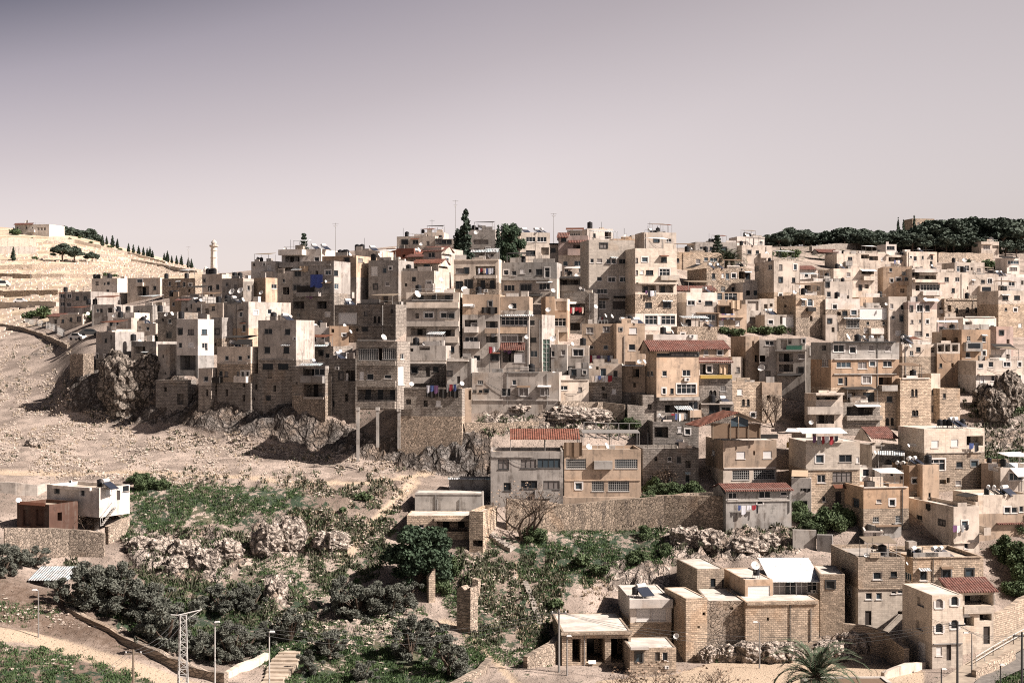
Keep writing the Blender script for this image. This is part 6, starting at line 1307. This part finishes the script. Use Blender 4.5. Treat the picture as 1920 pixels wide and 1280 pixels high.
def pole(kind, label, px, yt, yb, D=None, mat='pale', arm=0):
    D = D or Dof(px, yb); p = at(px, yb, D); p.z = min(p.z, ground(p.x, p.y)); h = (640-yt)/F*D-p.z; root = empty('street_lamp' if kind == 'lamp' else 'utility_pole', p, 0, label, 'street lamp' if kind == 'lamp' else 'utility pole')
    m = MB(); m.tube([(0,0,-.5),(0,0,h)], .09 if kind == 'lamp' else .13, 7, .06 if kind == 'lamp' else .1); m.build('pole', MI[mat], root)
    if kind == 'lamp':
        a = MB(); a.tube([(0,0,h-.05),(arm*.5,-.1,h+.12),(arm,-.2,h+.1)], .045, 5); a.build('arm', MI[mat], root); b = MB(); b.hexa([(arm-.25,-.35,h+.02),(arm+.3,-.35,h+.02),(arm+.3,-.05,h+.02),(arm-.25,-.05,h+.02),(arm-.2,-.3,h+.16),(arm+.2,-.3,h+.16),(arm+.2,-.1,h+.16),(arm-.2,-.1,h+.16)]); b.build('lamp_head', MI['lamp'], root)
    else:
        a = MB(); a.box(-.8,.8,-.06,.06,h-.45,h-.33); a.build('crossarm', MI[mat], root)
        for x in (-.7,0,.7): i = MB(); i.lathe([(.05,h-.33),(.07,h-.25),(.05,h-.18),(.02,h-.15)], 6, (x,0,0)); i.build('insulator', MI['lamp'], root)
    return root, Vector((p.x, p.y, p.z+h-.2))
pole('lamp', 'plain grey lamp post beside the lower left lane', 72, 1106, 1194, None, 'fgrey', -.35)
_, w1 = pole('utility', 'dark wooden pole carrying wires over the lane', 250, 1217, 1330, 140, 'wood')
pole('lamp', 'tall grey pole with crossbars right of the lattice pylon', 403, 1166, 1300, 150, 'pale', .25)
pole('lamp', 'slim twin lamp pole over the broad stone steps', 505, 1184, 1290, 153, 'pale', .3)
_, w2 = pole('utility', 'thin pole at the stone garage corner', 1048, 1142, 1262, None, 'fgrey'); pole('lamp', 'short pole right of the garage corner pole', 1063, 1192, 1268, None, 'fgrey', .2)
pole('lamp', 'lamp post in front of the sunlit stone wall', 1424, 1166, 1252, None, 'fgrey', -.5)
_, w3 = pole('utility', 'black utility pole before the four-arched-window house', 1795, 1164, 1300, 148, 'metal'); pole('lamp', 'curved street lamp beside the black utility pole', 1822, 1186, 1268, None, 'fgrey', -.7)
pole('lamp', 'small dark lamp on the yard corner', 1765, 1254, 1300, 148, 'metal', .2); _, w4 = pole('utility', 'black pole hung with fittings at the street edge', 1916, 1184, 1300, 150, 'metal'); pole('lamp', 'stubby dark post at the street foot', 1876, 1246, 1300, 150, 'metal', .1)
pole('lamp', 'thin lamp mast on the graveyard lane', 57, 510, 536, None, 'fgrey', .3); pole('lamp', 'thin mast above the upper graveyard wall', 317, 500, 516, None, 'fgrey', .3)
def mast(label, px, yt, yb, D):
    p = at(px, yb, D); h = (yb-yt)/F*D; root = empty('antenna_mast', p, 0, label, 'antenna'); m = MB(); m.tube([(0,0,-3),(0,0,h)], .06, 5, .03); m.build('mast', MI['fgrey'], root); a = MB(); a.tube([(-.6,0,h*.98),(.6,0,h*.98)], .03, 4); a.tube([(-.4,0,h*.9),(.4,0,h*.9)], .03, 4); a.build('aerial', MI['fgrey'], root)
    s = MB(); s.box(-.16,.16,-.16,.16,h*.86,h*.9); s.build('radio_box', MI['lamp'], root)
mast('tall thin antenna mast over the white penthouse', 629, 418, 476, 292); mast('tall aerial mast left of the pink house', 1038, 400, 446, 305); mast('faint tall mast behind the tallest cypress', 854, 375, 470, 310); mast('thin mast on the left middle roofs', 353, 462, 520, 430)
def pylon():
    D = 147; base = at(343, 1320, D); base.z = ground(base.x, base.y); top = (640-1152)/F*D; H = top-base.z; w0, w1_ = .48, .28; root = empty('lattice_pylon', base, .35, 'white lattice pylon with crossarm standing by the lane', 'pylon')
    def c(i, z): w = w0+(w1_-w0)*z/H; return ((-w,-w),(w,-w),(w,w),(-w,w))[i]+(z,)
    for i in range(4): m = MB(); m.tube([c(i,-.5),c(i,H)], .06, 4); m.build('leg', MI['pale'], root)
    m = MB(); n = 13
    for k in range(n):
        z0, z1 = H*k/n, H*(k+1)/n
        for i in range(4):
            j = (i+1)%4; m.tube([c(i,z0), c(j,z1)] if k%2 else [c(j,z0), c(i,z1)], .03, 3); m.tube([c(i,z1), c(j,z1)], .025, 3)
    m.build('bracing', MI['pale'], root); a = MB(); a.tube([(-.5,0,H),(1.9,.3,H+.35)], .06, 5); a.tube([(0,0,H-.7),(1.8,.3,H+.3)], .035, 4); a.tube([(-.5,0,H),(-1.2,-.1,H+.1)], .05, 4); a.build('crossarm', MI['pale'], root)
    return Vector((base.x, base.y, top))
w5 = pylon()
def wire(label, a, b, sag, n=3):
    root = empty('power_line', a, 0, label, 'power line'); 
    for k in range(n):
        m = MB(); pts = []
        for i in range(17): t = i/16; p = a.lerp(b, t)-a; pts.append((p.x+(k-1)*.35, p.y, p.z-sag*4*t*(1-t)*(1+.2*k)-k*.1))
        m.tube(pts, .018, 3, cap=False); m.build('cable', MI['cord'], root)
wire('black wires sagging from wooden pole to lattice pylon', w1, w5, .7); wire('wires running from wooden pole out of the lane', w1, Vector((w1.x-7, w1.y-14, w1.z-2.2)), .8, 2); wire('pale wires from lattice pylon to stone garage pole', w5, w2, 2.2); wire('wires between garage pole and black utility pole', w2, w3, 2.0); wire('wires climbing from black pole to street edge pole', w3, w4, .7)
wire('cables from black pole to white corner house', w3, at(1700,1110,176), 1.0, 2)
def car(label, px, py, L, rz, mat, van=False):
    p = onground(px, py); p.z += .25; root = empty('parked_car', p, rz, label, 'van' if van else 'car'); a = L/2; h = 1.0 if not van else 1.2; b = MB(); prof = [(-a,.3),(a,.3),(a,.8),(a*.72,.9),(a*.4,1.4),(-a*.55,1.45),(-a*.9,.95),(-a,.85)] if not van else [(-a,.3),(a,.3),(a,1.0),(a*.75,1.25),(a*.5,1.95),(-a,2.0)]
    n = len(prof)
    for (x0,z0),(x1,z1) in zip(prof, prof[1:]+prof[:1]): b.quad((x0,-.8,z0),(x1,-.8,z1),(x1,.8,z1),(x0,.8,z0))
    b.f.append(tuple(range(len(b.v), len(b.v)+n))); b.v += [(x,-.8,z) for x,z in prof]; b.f.append(tuple(range(len(b.v)+n-1, len(b.v)-1, -1))); b.v += [(x,.8,z) for x,z in prof]
    b.build('body', mat, root); g = MB(); zt = 1.35 if not van else 1.85
    g.quad((-a*.5,-.81,.95),(a*.5,-.81,.95),(a*.36,-.81,zt),(-a*.45,-.81,zt)); g.build('window', MI['glass'], root)
    for x in (-a*.6,a*.6):
        for y in (-.82,.62): w = MB(); w.tube([(x,y,.3),(x,y+.2,.3)], .31, 10); w.build('wheel', MI['tank'], root)
car('white van parked on the graveyard lane', 6, 538, 4.6, .1, MI['wtank'], True); car('white car parked above the hill road bend', 146, 640, 3.8, -.5, MI['wtank']); car('dark car parked on the hill road', 168, 632, 3.9, .2, MI['metal']); car('silver car at the cemetery stair lane', 38, 570, 3.8, .1, MI['lamp'])
def fence(label, pts, h, mat='pale'):
    P = [onground(*p) for p in pts]; root = empty('fence', P[0], 0, label, 'fence'); o = P[0]; r = MB()
    for z in (.1, h): r.tube([tuple(p-o+Vector((0,0,z+.2))) for p in P], .05, 4)
    r.build('rail', MI[mat], root)
    for p, q in zip(P, P[1:]):
        n = max(1, round((q-p).length/1.6))
        for i in range(n): v = p.lerp(q, i/n)-o; m = MB(); m.box(v.x-.07,v.x+.07,v.y-.07,v.y+.07,v.z-.3,v.z+h+.25); m.build('post', MI[mat], root)
fence('white post fence along the hill road', [(48,608),(75,612),(100,620),(122,632)], 1.3); fence('rusty railing below the legged white house', [(212,975),(240,962)], 1.0, 'rust'); fence('mesh yard fence behind the rust-canopied roof', [(1095,822),(1140,824),(1200,824)], 2.2, 'fgrey')
def canopy(label, x0, x1, yt, yb, D, dp, mat, posts=True):
    a = at(x0, yb, D); b = at(x1, yb, D); root = empty('canopy', a, 0, label, 'canopy'); L = b.x-a.x; rise = (640-yt)/F*(D+dp)-(640-yb)/F*D; s = MB(); n = 12
    for i in range(n):
        u0, u1 = L*i/n, L*(i+1)/n; s.hexa([(u0,0,0),(u1,0,0),(u1,dp,rise),(u0,dp,rise),(u0,0,.07),(u1,0,.07),(u1,dp,rise+.07),(u0,dp,rise+.07)])
    s.build('roof_sheet', MI[mat], root)
    for x in (.1, L*.5, L-.1):
        for y in (.1, dp-.1): m = MB(); m.tube([(x,y,-2.6),(x,y,y*rise/dp)], .05, 5); m.build('post', MI['fgrey'], root)
canopy('long rust-red canopy on the two-tone house roof', 956, 1088, 804, 824, 206, 4.5, 'tile2'); canopy('white corrugated roof over the long veranda', 1444, 1543, 1046, 1091, 172, 8.5, 'corr'); canopy('low corrugated lean-to among the olives', 52, 128, 1062, 1088, Dof(90,1100), 5, 'corrg'); canopy('wire-framed grey pergola on the grille-windowed roof', 1092, 1200, 806, 812, 211, 4, 'fgrey')
canopy('dark solar pergola beside the rubble house', 1262, 1336, 497, 504, 326, 5, 'panel'); canopy('slatted white canopy over the far right terrace', 1892, 1940, 868, 886, 203, 4, 'corr')
def gable():
    D = 203; a = at(1308, 800, D); m = D/F; root = empty('wooden_gable_roof', a, math.radians(12), 'wooden gable roof with striped orange tiles and glass', 'roof'); w = 132*m; hz = 26*m; e = 50*m; dp = 5.5
    ridge = 78*m; s = MB(); s.hexa([(0,-.6,0),(ridge,-.6,hz),(ridge,dp,hz),(0,dp,0),(0,-.6,.12),(ridge,-.6,hz+.12),(ridge,dp,hz+.12),(0,dp,.12)]); s.build('orange_slope', MI['tile2'], root)
    s = MB(); s.hexa([(ridge+.01,-.6,hz),(w,-.6,5*m),(w,dp,5*m),(ridge+.01,dp,hz),(ridge+.01,-.6,hz+.1),(w,-.6,5*m+.1),(w,dp,5*m+.1),(ridge+.01,dp,hz+.1)]); s.build('dark_slope', MI['brown'], root)
    g = MB(); g.hexa([(28*m,.1,-22*m),(w-6*m,.1,-22*m),(w-6*m,.2,-22*m),(28*m,.2,-22*m),(28*m,.1,7*m),(w-6*m,.1,4*m),(w-6*m,.2,4*m),(28*m,.2,7*m)]); g.build('back_panel', MI['brown'], root)
    q = MB(); q.quad((66*m,-.02,0),(80*m,-.02,0),(80*m,-.02,20*m),(66*m,-.02,14*m)); q.quad((82*m,-.02,0),(100*m,-.02,0),(100*m,-.02,12*m),(82*m,-.02,19*m)); q.build('glass', MI['glassb'], root)
    for x in (30*m, 65*m, 81*m, 101*m, w-8*m): p = MB(); p.box(x-.05,x+.05,-.1,.0,-24*m,6*m); p.build('post', MI['wood'], root)
gable()
def stair_shaft():
    D = Dof(1024, 704); a = at(1018, 704, D); m = D/F; root = empty('glass_stair_shaft', a, 0, 'tall narrow shaft of green glass panes', 'stair shaft'); w, H = 13*m, 68*m; f = MB()
    for x in (0,w/2,w): f.box(x-.04,x+.04,-.04,.04,-2,H)
    for k in range(9): f.box(-.04,w+.04,-.05,.05,H*k/8-.03,H*k/8+.03)
    f.build('frame', MI['pale'], root)
    for k in range(8):
        g = MB(); g.box(.04,w-.04,.05,.5,H*k/8+.04,H*(k+1)/8-.04); g.build('glass_pane', MI['greenglass'], root)
MI['greenglass'] = mat_plain('green_glass', (.16,.24,.20), .3, .1); stair_shaft()
def legs():       # stilts, stair and railing under the white house
    for i, (px, yt, yb) in enumerate(((181,966,1000),(232,964,1002),(246,962,992))):
        p = at(px, yb, (193.4,197,201)[i]); p.z = ground(p.x,p.y)-.3; root = empty('concrete_pillar', p, 0, ('nearest','middle','farthest')[i]+' pillar propping the white house', 'pillar'); h = (640-yt)/F*p.y-p.z+.1; m = MB(); m.box(-.25,.25,-.25,.25,0,h-.3); m.build('shaft', M['K'], root); c = MB(); c.box(-.3,.3,-.3,.3,h-.3,h); c.build('cap', M['K'], root)
    a, b = at(190,985,190.5), at(216,950,193); root = empty('outdoor_staircase', a, 0, 'open concrete stair up to the legged white house', 'staircase'); d = b-a; m = MB()
    for k in range(11): p = d*(k/11); m.box(p.x,p.x+d.x/11+.05,-.5+p.y,.5+p.y,p.z+.02,p.z+.17)
    m.build('tread', M['K'], root)
    for y in (-.5,.5): r = MB(); r.tube([(0,y,.9),(d.x,d.y+y,d.z+.9)], .04, 4); r.tube([(0,y,0),(0,y,.9)], .03, 4); r.tube([(d.x,d.y+y,d.z),(d.x,d.y+y,d.z+.9)], .03, 4); r.build('handrail', MI['pale'], root)
legs()
def pillars():
    for i, (px, yt, yb) in enumerate(((671,766,838),(708,766,812),(748,768,815))):
        D = 214.5; p = at(px, yb, D); root = empty('concrete_pillar', p, 0, ('leftmost','middle','rightmost')[i]+' tall pillar under the grille-balcony house', 'pillar'); h = (yb-yt)/F*D; m = MB(); m.box(-.2,.2,-.2,.2,-2,h-.25); m.build('shaft', M['K'], root); c = MB(); c.box(-.28,.28,-.28,.28,h-.25,h+.2); c.build('cap', M['K'], root)
pillars()
